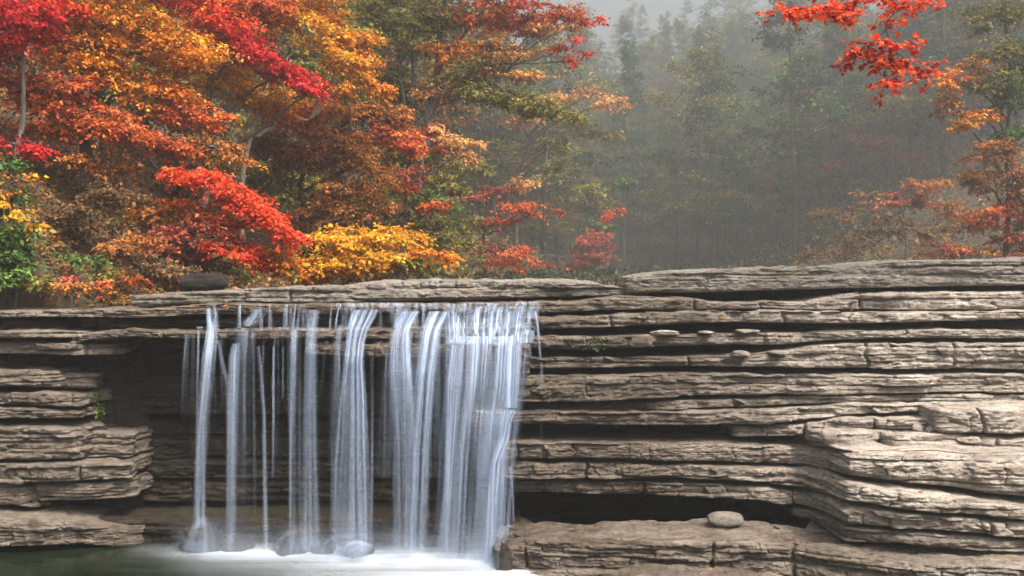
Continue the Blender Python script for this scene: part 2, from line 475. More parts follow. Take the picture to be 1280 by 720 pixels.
def rock_layer(name, ctrl, parent, mat, seed, endl=False, endr=False, depth=2.4, under=0.9, amp=1.0, rnd=0.04,
               bed=(0.07, 0.20), joint=0.9, chip=1.0, wob=0.09, step=1.15, wet=None, dens=0.011, tops=0.03, label=None):
    c = np.array(ctrl, float)
    if c[-1, 0] == 1420:
        c = np.vstack([c, c[-1] + [230, 0, 0, 0.05]])
    if c[0, 0] == -150:
        c = np.vstack([c[0] + [-270, 0, 0, -.1], c])
    n = max(8, int((c[-1, 0] - c[0, 0]) / step))
    px = np.linspace(c[0, 0], c[-1, 0], n)
    ks = int(16 / step) | 1
    ker = np.hanning(ks + 2)[1:-1]; ker /= ker.sum()

    def itp(j):
        v = np.interp(px, c[:, 0], c[:, j])
        if len(v) > ks:
            v = np.convolve(np.pad(v, ks // 2, mode='edge'), ker, 'valid')
        return v
    yt, yb, D = itp(1), itp(2), itp(3)
    if endl or endr or name == 'rock_layer':
        yt = yt + np.minimum(1.0, .06 * (yb - yt)); yb = yb - np.minimum(1.6, .08 * (yb - yt))
    D = D + .09 * (float(hash01(np.array([seed]), np.array([1]), np.array([2]), 5)[0]) - .5)
    X = (px - 640) / FPX * D
    zt = CAMZ - (yt - HOR) / FPX * D
    zb = CAMZ - (yb - HOR) / FPX * D
    Y = D + wob * fbm(X * 0.55, seed=seed + 1, oct=3) + 0.05 * noise(X * 2.3, seed=seed + 2)
    zt = zt + 0.014 * fbm(X * 1.3, seed=seed + 20, oct=4) + 0.012 * noise(X * 7, seed=seed + 24)
    zb = zb + 0.016 * fbm(X * 1.1, seed=seed + 21, oct=4)
    Yin = Y + depth
    Xin = X.copy()
    # plan path with the visible end faces
    def end(sign, i):
        m = int(0.95 / 0.02)
        s = np.linspace(1, 0, m)
        r = 0.14
        yy = Y[i] + r + s * 0.95
        xx = np.full(m, X[i]) + sign * r + 0.06 * noise(s * 4, seed=seed + 22)
        a = np.linspace(0, math.pi / 2, 10)[1:-1]
        ax = X[i] + sign * r * np.cos(a)
        ay = Y[i] + r * (1 - np.sin(a))
        return np.concatenate([xx, ax]), np.concatenate([yy, ay]), m + len(a)
    PX, PY, ZT, ZB, PXI, PYI = X, Y, zt, zb, Xin, Yin
    S = X.copy()
    if endl:
        ex, ey, m = end(-1, 0)
        PX = np.concatenate([ex, PX]); PY = np.concatenate([ey, PY])
        ZT = np.concatenate([np.full(m, zt[0]), ZT]); ZB = np.concatenate([np.full(m, zb[0]), ZB])
        PXI = np.concatenate([np.full(m, X[0] + .3), PXI]); PYI = np.concatenate([np.full(m, Yin[0]), PYI])
        S = np.concatenate([X[0] - (ey - Y[0]) - 0.1, S])
    if endr:
        ex, ey, m = end(1, -1)
        PX = np.concatenate([PX, ex[::-1]]); PY = np.concatenate([PY, ey[::-1]])
        ZT = np.concatenate([ZT, np.full(m, zt[-1])]); ZB = np.concatenate([ZB, np.full(m, zb[-1])])
        PXI = np.concatenate([PXI, np.full(m, X[-1] - .3)]); PYI = np.concatenate([PYI, np.full(m, Yin[-1])])
        S = np.concatenate([S, X[-1] + (ey[::-1] - Y[-1]) + 0.1])
    nc = len(PX)
    tx = np.gradient(PX); ty = np.gradient(PY)
    k9 = np.hanning(15); k9 /= k9.sum()
    tx = np.convolve(np.pad(tx, 7, mode='edge'), k9, 'valid'); ty = np.convolve(np.pad(ty, 7, mode='edge'), k9, 'valid')
    ln = np.hypot(tx, ty) + 1e-9
    nx, ny = ty / ln, -tx / ln
    H = float((zt - zb).max())
    nf = max(7, int(H / dens))
    ft = (np.linspace(1, 0, 34 if tops > .06 else 20)[:-1]) ** 2.0
    fb = (np.linspace(0, 1, 9)[1:]) ** 1.5
    rows = []
    # top
    FT = ft[:, None]
    xt = PX + FT * (PXI - PX); yt_ = PY + FT * (PYI - PY)
    tn = tops * fbm(xt * 2.5, yt_ * 4.0, seed=seed + 30, oct=4) * np.minimum(1, FT * 6 + 0.25)
    if tops > .06:      # broad tops weather into little terraces
        st_ = fbm(xt * 1.1, yt_ * 5.5, seed=seed + 31, oct=4, gain=.6) * 3.2
        tn = tn * .5 + 0.028 * (np.floor(st_) + sstep(.6, 1, st_ - np.floor(st_))) * np.minimum(1, FT * 8 + .2) + 0.012 * fbm(xt * 9, yt_ * 16, seed=seed + 32)
    tz = ZT[None, :] + tn + 0.01 * FT
    edge = np.maximum(0, 1 - FT * 14)
    # front
    q = np.linspace(0, 1, nf)[:, None]
    zf = ZT + (ZB - ZT) * q
    Sf = np.broadcast_to(S, zf.shape)
    d = bed_disp(Sf, zf, H, seed, amp, bed, joint, chip)
    dz_t = (ZT - zf); dz_b = (zf - ZB)
    if isinstance(rnd, tuple):
        rnd = np.interp(S, [rnd[0], rnd[2]], [rnd[1], rnd[3]])
    rr = rnd * (1 + 0.5 * noise(S * 2.0, seed=seed + 33))

    def corner(dz):
        u = np.clip(1 - dz / rr, 0, 1)
        return rr * (1 - np.sqrt(np.clip(1 - u * u, 0, 1)))
    d = d - corner(dz_t) - 0.7 * corner(dz_b)
    xf = PX + nx * d; yf = PY + ny * d
    # carry the edge displacement onto the first top and bottom rows
    wt = np.exp(-FT * 10)
    xt = xt + nx * d[0] * wt; yt_ = yt_ + ny * d[0] * wt
    FB = fb[:, None]
    UX = PX + (PXI - PX) * FB * (under / depth); UY = PY + (PYI - PY) * FB * (under / depth)
    wb = np.exp(-FB * 6)
    xb = UX + nx * d[-1] * wb; yb_ = UY + ny * d[-1] * wb
    zb2 = ZB + 0.03 * FB + 0.02 * noise(UX * 3, UY * 3, seed=seed + 35) * FB
    VX = np.concatenate([xt, xf, xb]); VY = np.concatenate([yt_, yf, yb_]); VZ = np.concatenate([tz, zf, zb2])
    V = np.stack([VX, VY, VZ], -1).reshape(-1, 3)
    w = wet_shade_at(V[:, 0], V[:, 1], V[:, 2]) if wet is None else np.full(len(V), wet)
    q_ = grid_quads(VX.shape[0], nc)[:, ::-1]
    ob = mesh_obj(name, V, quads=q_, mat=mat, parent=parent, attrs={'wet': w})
    if label:
        ob['label'] = label
    return ob


def stone(name, loc, size, seed, mat, label=None, cat=None, group=None, parent=None, squash=1.0, wet=0.0, rough=0.12, rot=0.0):
    nu, nv = 56, 34
    u = np.linspace(0, 2 * math.pi, nu, endpoint=False); v = np.linspace(0.001, math.pi - 0.001, nv)
    U, Vv = np.meshgrid(u, v)
    d = np.stack([np.cos(U) * np.sin(Vv), np.sin(U) * np.sin(Vv), np.cos(Vv)], -1)
    p = np.sign(d) * np.abs(d) ** (0.82 if rough < .2 else .66)
    nn = fbm(d[..., 0] * 1.4 + 3, d[..., 1] * 1.4, d[..., 2] * 1.4, seed=seed, oct=4)
    n2 = fbm(d[..., 0] * 6, d[..., 1] * 6, d[..., 2] * 12, seed=seed + 3, oct=3)
    p = p * (1 + rough * 2 * nn + rough * 0.35 * n2)[..., None] * np.array(size)
    c, s = math.cos(rot), math.sin(rot)
    P = np.stack([p[..., 0] * c - p[..., 1] * s, p[..., 0] * s + p[..., 1] * c, p[..., 2]], -1)
    P = P.reshape(-1, 3) + np.array(loc)
    i = np.arange(nv - 1)[:, None] * nu + np.arange(nu)[None, :]
    j = np.arange(nv - 1)[:, None] * nu + (np.arange(nu)[None, :] + 1) % nu
    q = np.stack([i, i + nu, j + nu, j], -1).reshape(-1, 4)
    o = mesh_obj(name, P, quads=q, mat=mat, parent=parent, attrs={'wet': np.full(len(P), wet)})
    return tag(o, label, cat, group)


def lay(pts, **k):
    return pts


# --- the long cliff to the right of the fall
cliff = empty('rock_cliff', at(960, 690, 14.2), 'pale thin-bedded limestone cliff right of the waterfall, bulging out at its lower end', 'cliff')
RL = [
    # ctrl points: photo column, top row, bottom row, depth
    ([(676, 396, 412, 14.0), (760, 394, 410, 14.05), (850, 389, 405, 14.05), (960, 388, 404, 14.05), (1060, 389, 405, 14.0), (1180, 390, 402, 13.95), (1420, 386, 396, 13.9)], dict(endl=True, rnd=0.05, bed=(0.06, 0.2))),
    ([(672, 420, 438, 13.98), (760, 419, 437, 14.0), (850, 417, 434, 14.0), (980, 415, 431, 14.05), (1060, 412, 425, 14.05), (1180, 411, 424, 14.0), (1420, 410, 424, 13.95)], dict(endl=True, rnd=0.05)),
    ([(664, 446, 462, 13.92), (760, 446, 461, 13.95), (850, 445, 459, 14.0), (960, 440, 459, 13.98), (1050, 429, 462, 13.92), (1180, 428, 463, 13.9), (1420, 427, 464, 13.85)], dict(endl=True, bed=(0.07, 0.2))),
    ([(658, 469, 504, 13.9), (760, 468, 502, 13.92), (850, 467, 498, 13.95), (1000, 467, 494, 13.95), (1180, 467, 492, 13.9), (1420, 467, 491, 13.85)], dict(endl=True, bed=(0.06, 0.2), joint=1.4)),
    ([(660, 503, 513, 14.3), (850, 499, 512, 14.1), (960, 496, 508, 14.02), (1060, 494, 502, 13.95), (1280, 493, 501, 13.85), (1420, 493, 501, 13.8)], dict(rnd=0.03, chip=0.6)),
    ([(600, 513, 533, 13.86), (680, 513, 532, 13.88), (850, 514, 533, 13.95), (960, 510, 531, 13.95), (1060, 504, 520, 13.85), (1280, 502, 511, 13.75), (1420, 502, 510, 13.7)], dict(endl=True, bed=(0.06, 0.16))),
    ([(930, 533, 547, 13.95), (1000, 530, 546, 13.8), (1060, 522, 537, 13.65), (1130, 521, 536, 13.55), (1195, 520, 536, 13.5)], dict(endl=True, endr=True, rnd=0.04, joint=0.5)),
    ([(628, 552, 576, 13.82), (720, 553, 576, 13.85), (850, 553, 577, 13.9), (940, 555, 580, 13.88), (1005, 559, 585, 13.8), (1035, 562, 592, 13.2), (1058, 566, 600, 12.6), (1140, 570, 612, 12.35), (1280, 573, 624, 12.25), (1420, 575, 632, 12.2)], dict(rnd=(3.4, .06, 4.6, .34), endl=True, bed=(0.07, 0.2), joint=0.7)),
    ([(640, 577, 600, 13.95), (850, 579, 600, 13.98), (940, 582, 604, 13.92), (1005, 588, 611, 13.82), (1035, 596, 620, 13.2), (1058, 604, 628, 12.62), (1140, 617, 640, 12.32), (1280, 632, 653, 12.2), (1420, 640, 662, 12.1)], dict(endl=True, joint=0.5)),
    ([(644, 600, 616, 14.1), (850, 601, 620, 14.1), (940, 606, 624, 14.0), (1005, 614, 634, 13.9), (1035, 623, 646, 13.25), (1058, 631, 657, 12.66), (1140, 642, 664, 12.36), (1280, 655, 674, 12.26), (1420, 664, 683, 12.15)], dict(joint=0.45)),
    ([(1008, 637, 648, 13.85), (1035, 649, 664, 13.3), (1058, 659, 680, 12.74), (1140, 666, 684, 12.44), (1280, 676, 692, 12.35), (1420, 685, 700, 12.25)], dict(endl=True, joint=0.5)),
]
for i, (pts, kw) in enumerate(RL):
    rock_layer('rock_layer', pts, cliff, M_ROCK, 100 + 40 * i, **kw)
# the course of separate blocks let into the cliff
BL = [((1187, 1330), (510, 543), 13.2), ((1040, 1120), (541, 559), 13.4), ((1124, 1191), (541, 563), 13.25),
      ((1195, 1240), (546, 566), 13.2), ((1243, 1340), (549, 567), 13.15)]
for i, ((a, b), (t, u), d) in enumerate(BL):
    rock_layer('rock_block', [(a, t, u, d), ((a + b) / 2, t - 1, u, d - 0.04), (b, t, u, d)], cliff, M_ROCK, 700 + 37 * i,
               endl=True, endr=True, rnd=0.04, depth=1.2, wob=0.03, bed=(0.06, 0.2), joint=1.5)
# bed rock at the back of the bedding gaps, coloured dark to deepen their shade
rock_layer('rock_core', [(640, 385, 606, 14.85), (940, 385, 610, 14.8), (1020, 385, 640, 14.6), (1180, 385, 670, 14.3), (1420, 385, 690, 14.0)], cliff, M_WET_GAP, 900, depth=2.2, under=2.2, dens=0.03, step=3, amp=1.0)
rock_layer('rock_core', [(600, 590, 720, 16.2), (1420, 590, 740, 16.0)], cliff, M_WET_GAP, 940, depth=1.2, dens=0.04, step=4)

# --- the ledge the stream runs over, and the lips below it
ledge = empty('overhanging_ledge', at(420, 410, 14.2), 'dark overhanging limestone ledge that the stream spills over, spanning the whole fall', 'ledge')
rock_layer('rock_layer', [(-150, 389, 399, 14.35), (0, 389, 398, 14.35), (95, 388, 397, 14.3), (165, 387, 399, 14.25), (215, 384, 396, 14.25), (250, 380, 394, 14.25),
                          (420, 380, 392, 14.25), (640, 379, 392, 14.2), (700, 376, 391, 14.2), (800, 370, 388, 14.2), (865, 371, 388, 14.2), (895, 377, 387, 14.2),
                          (1000, 377, 387, 14.2), (1070, 368, 388, 14.15), (1180, 365, 389, 14.1), (1420, 362, 386, 14.0)],
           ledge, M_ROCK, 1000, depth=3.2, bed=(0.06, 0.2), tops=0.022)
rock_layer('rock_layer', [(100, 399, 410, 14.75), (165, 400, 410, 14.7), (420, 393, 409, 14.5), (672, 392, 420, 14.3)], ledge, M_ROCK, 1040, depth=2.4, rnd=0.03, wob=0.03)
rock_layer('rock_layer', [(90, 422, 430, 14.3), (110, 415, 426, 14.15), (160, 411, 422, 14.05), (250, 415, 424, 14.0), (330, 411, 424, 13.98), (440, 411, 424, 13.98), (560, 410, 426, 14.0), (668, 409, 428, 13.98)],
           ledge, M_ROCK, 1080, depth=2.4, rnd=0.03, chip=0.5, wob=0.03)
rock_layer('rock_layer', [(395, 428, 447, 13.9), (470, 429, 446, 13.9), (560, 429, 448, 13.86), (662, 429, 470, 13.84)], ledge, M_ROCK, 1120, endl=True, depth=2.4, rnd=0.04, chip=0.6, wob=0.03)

rock_layer('rock_layer', [(440, 366, 384, 15.35), (800, 360, 378, 15.35), (1420, 352, 376, 15.2)], ledge, M_WET_GAP, 1160, depth=1.2, dens=.02, wob=.03)  # dark backing added so the gap under the slabs reads as shade

# --- slabs lying on the ledge
slab1 = [((793, 345, 368, 14.75), (850, 338, 367, 14.7), (960, 334, 364, 14.7), (1060, 332, 362, 14.7), (1110, 326, 361, 14.65), (1250, 324, 358, 14.6), (1420, 316, 354, 14.5)),
         ((441, 355, 378, 14.95), (470, 352, 379, 14.9), (540, 350, 378, 14.9), (690, 349, 373, 14.9), (745, 353, 371, 14.9), (796, 361, 370, 14.95)),
         ((316, 360, 378, 14.95), (400, 358, 379, 14.95), (446, 357, 379, 15.0)),
         ((170, 369, 384, 14.95), (235, 364, 381, 14.95), (318, 361, 379, 15.0))]
SLABS = [('long grey green capping slab on the right, pale along its upper edge', 0),
         ('long flat capping slab behind the top of the fall, tapering at its right end', 1),
         ('short capping slab between the brown left slab and the long middle slab', 2),
         ('low brown slab at the foot of the leafy bank with a dark boulder behind it', 3)]
for (lab, i) in SLABS:
    o = rock_layer('capping_slab', slab1[i], None, M_CAP, 1300 + 50 * i, endl=True, endr=(i != 0), depth=1.7, under=1.5, rnd=0.05, bed=(0.05, 0.16), joint=1.6, chip=0.8, wet=0.0 if i < 2 else 0.3)
    tag(o, lab, 'rock slab', 'slabs lying along the top of the ledge')

# --- cliff at the far left
left = empty('rock_cliff', at(60, 690, 14.2), 'brown bedded rock face left of the fall, with a dark notch low on it', 'cliff')
LL = [
    ([(-150, 414, 424, 14.2), (60, 414, 423, 14.15), (100, 415, 422, 14.2), (128, 420, 427, 14.35)], dict(endr=True, rnd=0.03)),
    ([(-150, 427, 446, 14.25), (60, 428, 444, 14.25), (132, 430, 446, 14.35)], dict(endr=True)),
    ([(-150, 461, 486, 14.2), (30, 462, 485, 14.2), (62, 464, 486, 14.25)], dict(endr=True, rnd=0.07)),
    ([(40, 465, 487, 14.5), (104, 467, 487, 14.55)], dict(endr=True)),
    ([(-150, 489, 507, 14.22), (60, 490, 508, 14.22), (92, 492, 508, 14.3)], dict(endr=True)),
    ([(-150, 509, 523, 14.25), (60, 509, 523, 14.22), (88, 511, 523, 14.3)], dict(endr=True)),
    ([(-150, 532, 577, 14.15), (60, 532, 576, 14.15), (88, 534, 576, 14.2)], dict(endr=True, bed=(0.05, 0.11))),
    ([(60, 540, 575, 14.4), (150, 542, 574, 14.5)], dict(endr=True, bed=(0.05, 0.11))),
    ([(-150, 579, 606, 14.1), (60, 578, 604, 14.15), (152, 577, 600, 14.35)], dict(endr=True)),
    ([(-150, 600, 634, 14.15), (22, 604, 634, 14.15), (38, 606, 636, 14.3)], dict(endr=True)),
    ([(48, 600, 628, 14.3), (90, 600, 626, 14.35), (158, 598, 622, 14.5)], dict(endl=True, endr=True)),
    ([(-150, 645, 684, 13.95), (0, 645, 684, 13.95), (40, 648, 682, 13.95), (100, 655, 682, 14.1), (160, 660, 684, 14.3)], dict(endr=True)),
]
for i, (pts, kw) in enumerate(LL):
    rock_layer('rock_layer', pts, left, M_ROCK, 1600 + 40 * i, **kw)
rock_layer('rock_core', [(-150, 400, 690, 14.7), (60, 400, 690, 14.7), (95, 400, 690, 14.9), (165, 420, 690, 15.2)], left, M_WET_GAP, 2150, endr=True, depth=2.0, dens=0.03, step=3)  # dark backing that deepens the shade in the left cliff's gaps

# --- the hollow behind the curtain of water
hollow = empty('rock_wall', at(400, 690, 15.5), 'dark wet rock wall set back behind the curtain of falling water', 'rock wall')
HL = [
    ([(85, 424, 470, 15.35), (300, 420, 470, 15.3), (680, 424, 472, 15.0)], dict(bed=(0.06, 0.16), amp=0.7)),
    ([(85, 470, 520, 15.25), (300, 470, 519, 15.2), (680, 471, 520, 15.0)], dict(bed=(0.06, 0.16), amp=0.8)),
    ([(85, 523, 546, 15.45), (300, 524, 545, 15.4), (680, 523, 546, 15.2)], dict(amp=0.8)),
    ([(85, 547, 575, 15.2), (300, 547, 574, 15.15), (680, 547, 575, 15.0)], dict(bed=(0.06, 0.16))),
    ([(85, 577, 600, 15.1), (300, 576, 600, 15.05), (640, 577, 600, 15.0)], dict(bed=(0.06, 0.16))),
    ([(85, 601, 628, 15.15), (300, 601, 628, 15.1), (640, 601, 626, 15.0)], dict(bed=(0.06, 0.16))),
    ([(110, 646, 690, 14.6), (240, 648, 692, 14.5), (400, 642, 694, 14.6), (560, 644, 698, 14.4), (650, 650, 705, 14.2)], dict(bed=(0.08, 0.2), rnd=0.12, chip=0.4, amp=0.9)),
]
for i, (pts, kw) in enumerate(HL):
    rock_layer('rock_layer', pts, hollow, M_WET_GAP, 2300 + 40 * i, wet=0.75, **kw)
rock_layer('rock_core', [(60, 410, 700, 15.8), (700, 410, 700, 15.6)], hollow, M_WET_GAP, 2700, depth=1.2, dens=0.04, step=4, wet=0.8)

# --- the broad ledge at the waterline, bottom right
base = empty('base_ledge', at(900, 720, 13.0), 'broad brown rock ledge at the waterline below the right cliff', 'ledge')
rock_layer('rock_layer', [(632, 680, 716, 13.15), (680, 676, 712, 13.05), (760, 676, 716, 12.95), (900, 676, 720, 12.85), (1010, 684, 730, 12.6), (1090, 698, 745, 12.2), (1420, 716, 780, 11.4)],
           base, M_ROCK, 2800, endl=True, depth=1.0, under=.9, rnd=0.10, bed=(0.04, 0.12), tops=0.10)
rock_layer('rock_layer', [(655, 664, 678, 13.75), (720, 661, 678, 13.6), (780, 665, 680, 13.5), (850, 659, 677, 13.6), (960, 659, 678, 13.5), (1040, 672, 686, 13.0)],
           base, M_ROCK, 2850, endl=True, endr=True, depth=0.35, under=.3, rnd=0.07, tops=0.05)
rock_layer('rock_layer', [(625, 715, 735, 13.0), (760, 716, 740, 12.7), (900, 722, 745, 12.5), (1090, 745, 790, 11.9), (1420, 790, 850, 10.9)],
           base, M_ROCK, 2900, endl=True, depth=2.2, rnd=0.08, tops=0.08)

# --- loose stones
stone('boulder', at(908, 650, 13.5) + np.array([0, 0.05, 0.0]), (0.25, 0.2, 0.09), 5, M_STONE, 'smooth grey rounded stone lying on the waterline ledge under the overhang', 'stone', rough=0.07)
stone('boulder', at(256, 353, 15.9), (0.36, 0.3, 0.15), 9, M_DARK, 'dark rounded boulder sitting behind the low brown slab at the left', 'stone', rough=0.14, wet=0.0)
CH = [(831, 416, 14.0, 0.20, .035, 'flat pale chip of rock wedged in the gap just right of the fern'),
      (882, 415.5, 14.05, 0.11, .022, 'smaller flat chip midway in the dark gap under the top bed'),
      (933, 414, 14.05, 0.17, .03, 'flat chip in the dark gap, rightmost of the three below the top bed'),
      (1147, 535, 13.45, 0.07, .045, 'tan pebble, left one of the three in the gap above the row of blocks'),
      (1163, 537, 13.4, 0.055, .04, 'tan pebble, middle one of the three in the gap above the row of blocks'),
      (1176, 535, 13.42, 0.075, .05, 'tan pebble, right one of the three in the gap above the row of blocks'),
      (925, 442, 13.95, 0.14, .04, 'knobbly rock fragment lying on the third bed below the top of the right cliff'),
      (974, 441, 13.95, 0.16, .035, 'pale broken fragment on the third bed, right of the knobbly fragment')]
for i, (x, y, d, w, h, lab) in enumerate(CH):
    stone('stone', at(x, y, d), (w, 0.12 if w > .1 else w, h), 60 + i, M_ROCK, lab, 'stone', rough=0.16, rot=0.2 * i)
BR = [(252, 672, 14.05, 0.26, 0.24, 'wet rock under the leftmost stream with water arching over it'),
      (297, 680, 14.1, 0.22, 0.17, 'low wet rock between the two leftmost streams'),
      (366, 680, 14.0, 0.30, 0.21, 'dark round rock at the foot of the thin middle streams'),
      (404, 685, 13.95, 0.17, 0.16, 'small round rock just left of the splashing boulder'),
      (446, 688, 13.85, 0.25, 0.18, 'boulder under the broad central stream, covered by a splash'),
      (630, 706, 13.2, 0.17, 0.30, 'wet dark rock at the right edge of the fall')]
for i, (x, y, d, w, h, lab) in enumerate(BR):
    stone('wet_boulder', at(x, y, d), (w, w * 0.8, h * .8), 260 + i, M_WET_GAP, lab, 'boulder', 'wet rocks at the foot of the fall', wet=0.9, rough=0.24, rot=i)

# ------------------------------------------------------------------ the waterfall
fall = empty('waterfall', at(450, 695, 13.7), 'silky white waterfall in many thin and broad streams over the dark ledge', 'waterfall')


def stream(pts, seed, dens=0.9, strands=1.0, sheets=2, fade=0.0, edge=0.45, broken=0.0, label=None, name='stream'):
    """falling water: nested sheets, each a strip bent into strands; pts = (photo column, row, depth, width in pixels, strength)"""
    p = np.array(pts, float)
    V, Q, A = [], [], []
    off = 0
    for s in range(sheets):
        L = np.concatenate([[0], np.cumsum(np.hypot(np.diff(p[:, 0]), np.diff(p[:, 1])))])
        nr = max(14, int(L[-1] / 2.2))
        t = np.linspace(0, L[-1], nr)
        ker = np.hanning(11); ker /= ker.sum()

        def it(j):
            v = np.interp(t, L, p[:, j])
            return np.convolve(np.pad(v, 5, mode='edge'), ker, 'valid')
        cx, cy, D, w, st = (it(j) for j in range(5))
        wm = w.max()
        nc = int(np.clip(wm * 2.2, 9, 260))
        u = np.linspace(-1, 1, nc)[None, :]
        wd = (w / FPX * D)[:, None] * 0.5 * (1 + 0.10 * s)
        D = D - 0.17
        x_ = (cx - 640) / FPX * D; z_ = CAMZ - (cy - HOR) / FPX * D
        gx_ = np.gradient(x_); gz_ = np.gradient(z_); gl_ = np.hypot(gx_, gz_) + 1e-9
        pw_ = np.clip((26 - w) / 12, 0, 1); gx_ = gx_ * pw_; gl_ = np.hypot(gx_, gz_) + 1e-9
        X = x_[:, None] + u * wd * (-gz_ / gl_)[:, None]
        Z = z_[:, None] + u * wd * (gx_ / gl_)[:, None]
        uu = u * wm / 10.0 * strands           # strand coordinate follows the flow
        vv = (t / 60.0)[:, None]
        uw = uu + 0.25 * noise(vv * 0.7 + 0 * uu, uu * 0.3, seed=seed + 70 + s)
        n1 = noise(uw * 1.2, vv * 0.35, seed=seed + s)
        n2 = noise(uw * 3.1, vv * 0.30, seed=seed + 10 + s)
        n3 = noise(uw * 7.5, vv * 0.22, seed=seed + 20 + s)
        str_ = 0.50 + 0.42 * n1 + 0.17 * n2 + 0.04 * n3
        Y = D[:, None] + 0.05 * n1 + 0.03 * n2 + 0.09 * s + 0.05 * u * u
        prof = np.clip((1 - np.abs(u)) / edge, 0, 1)
        prof = prof * prof * (3 - 2 * prof)
        a = np.clip(str_, 0, 1) ** 1.3 * prof * st[:, None] * dens
        if broken:
            bn = noise(uu * 1.7, vv * 9, seed=seed + 40) + 0.6 * noise(uu * 4, vv * 22, seed=seed + 41)
            a = a * np.clip(1 + broken * bn, 0, 1.5)
        if fade:
            e0 = sstep(0, fade, t) * (1 - sstep(L[-1] - fade, L[-1], t))
            a = a * e0[:, None]
        a = np.clip(a * (0.5 if s else 0.86), 0, 0.92)
        V.append(np.stack([X, Y, Z], -1).reshape(-1, 3)); Q.append(grid_quads(nr, nc) + off); A.append(a.ravel())
        off += nr * nc
    o = mesh_obj(name, np.concatenate(V), quads=np.concatenate(Q), mat=M_WATER, parent=fall, attrs={'flow': np.concatenate(A)})
    if label:
        o['label'] = label
    return o


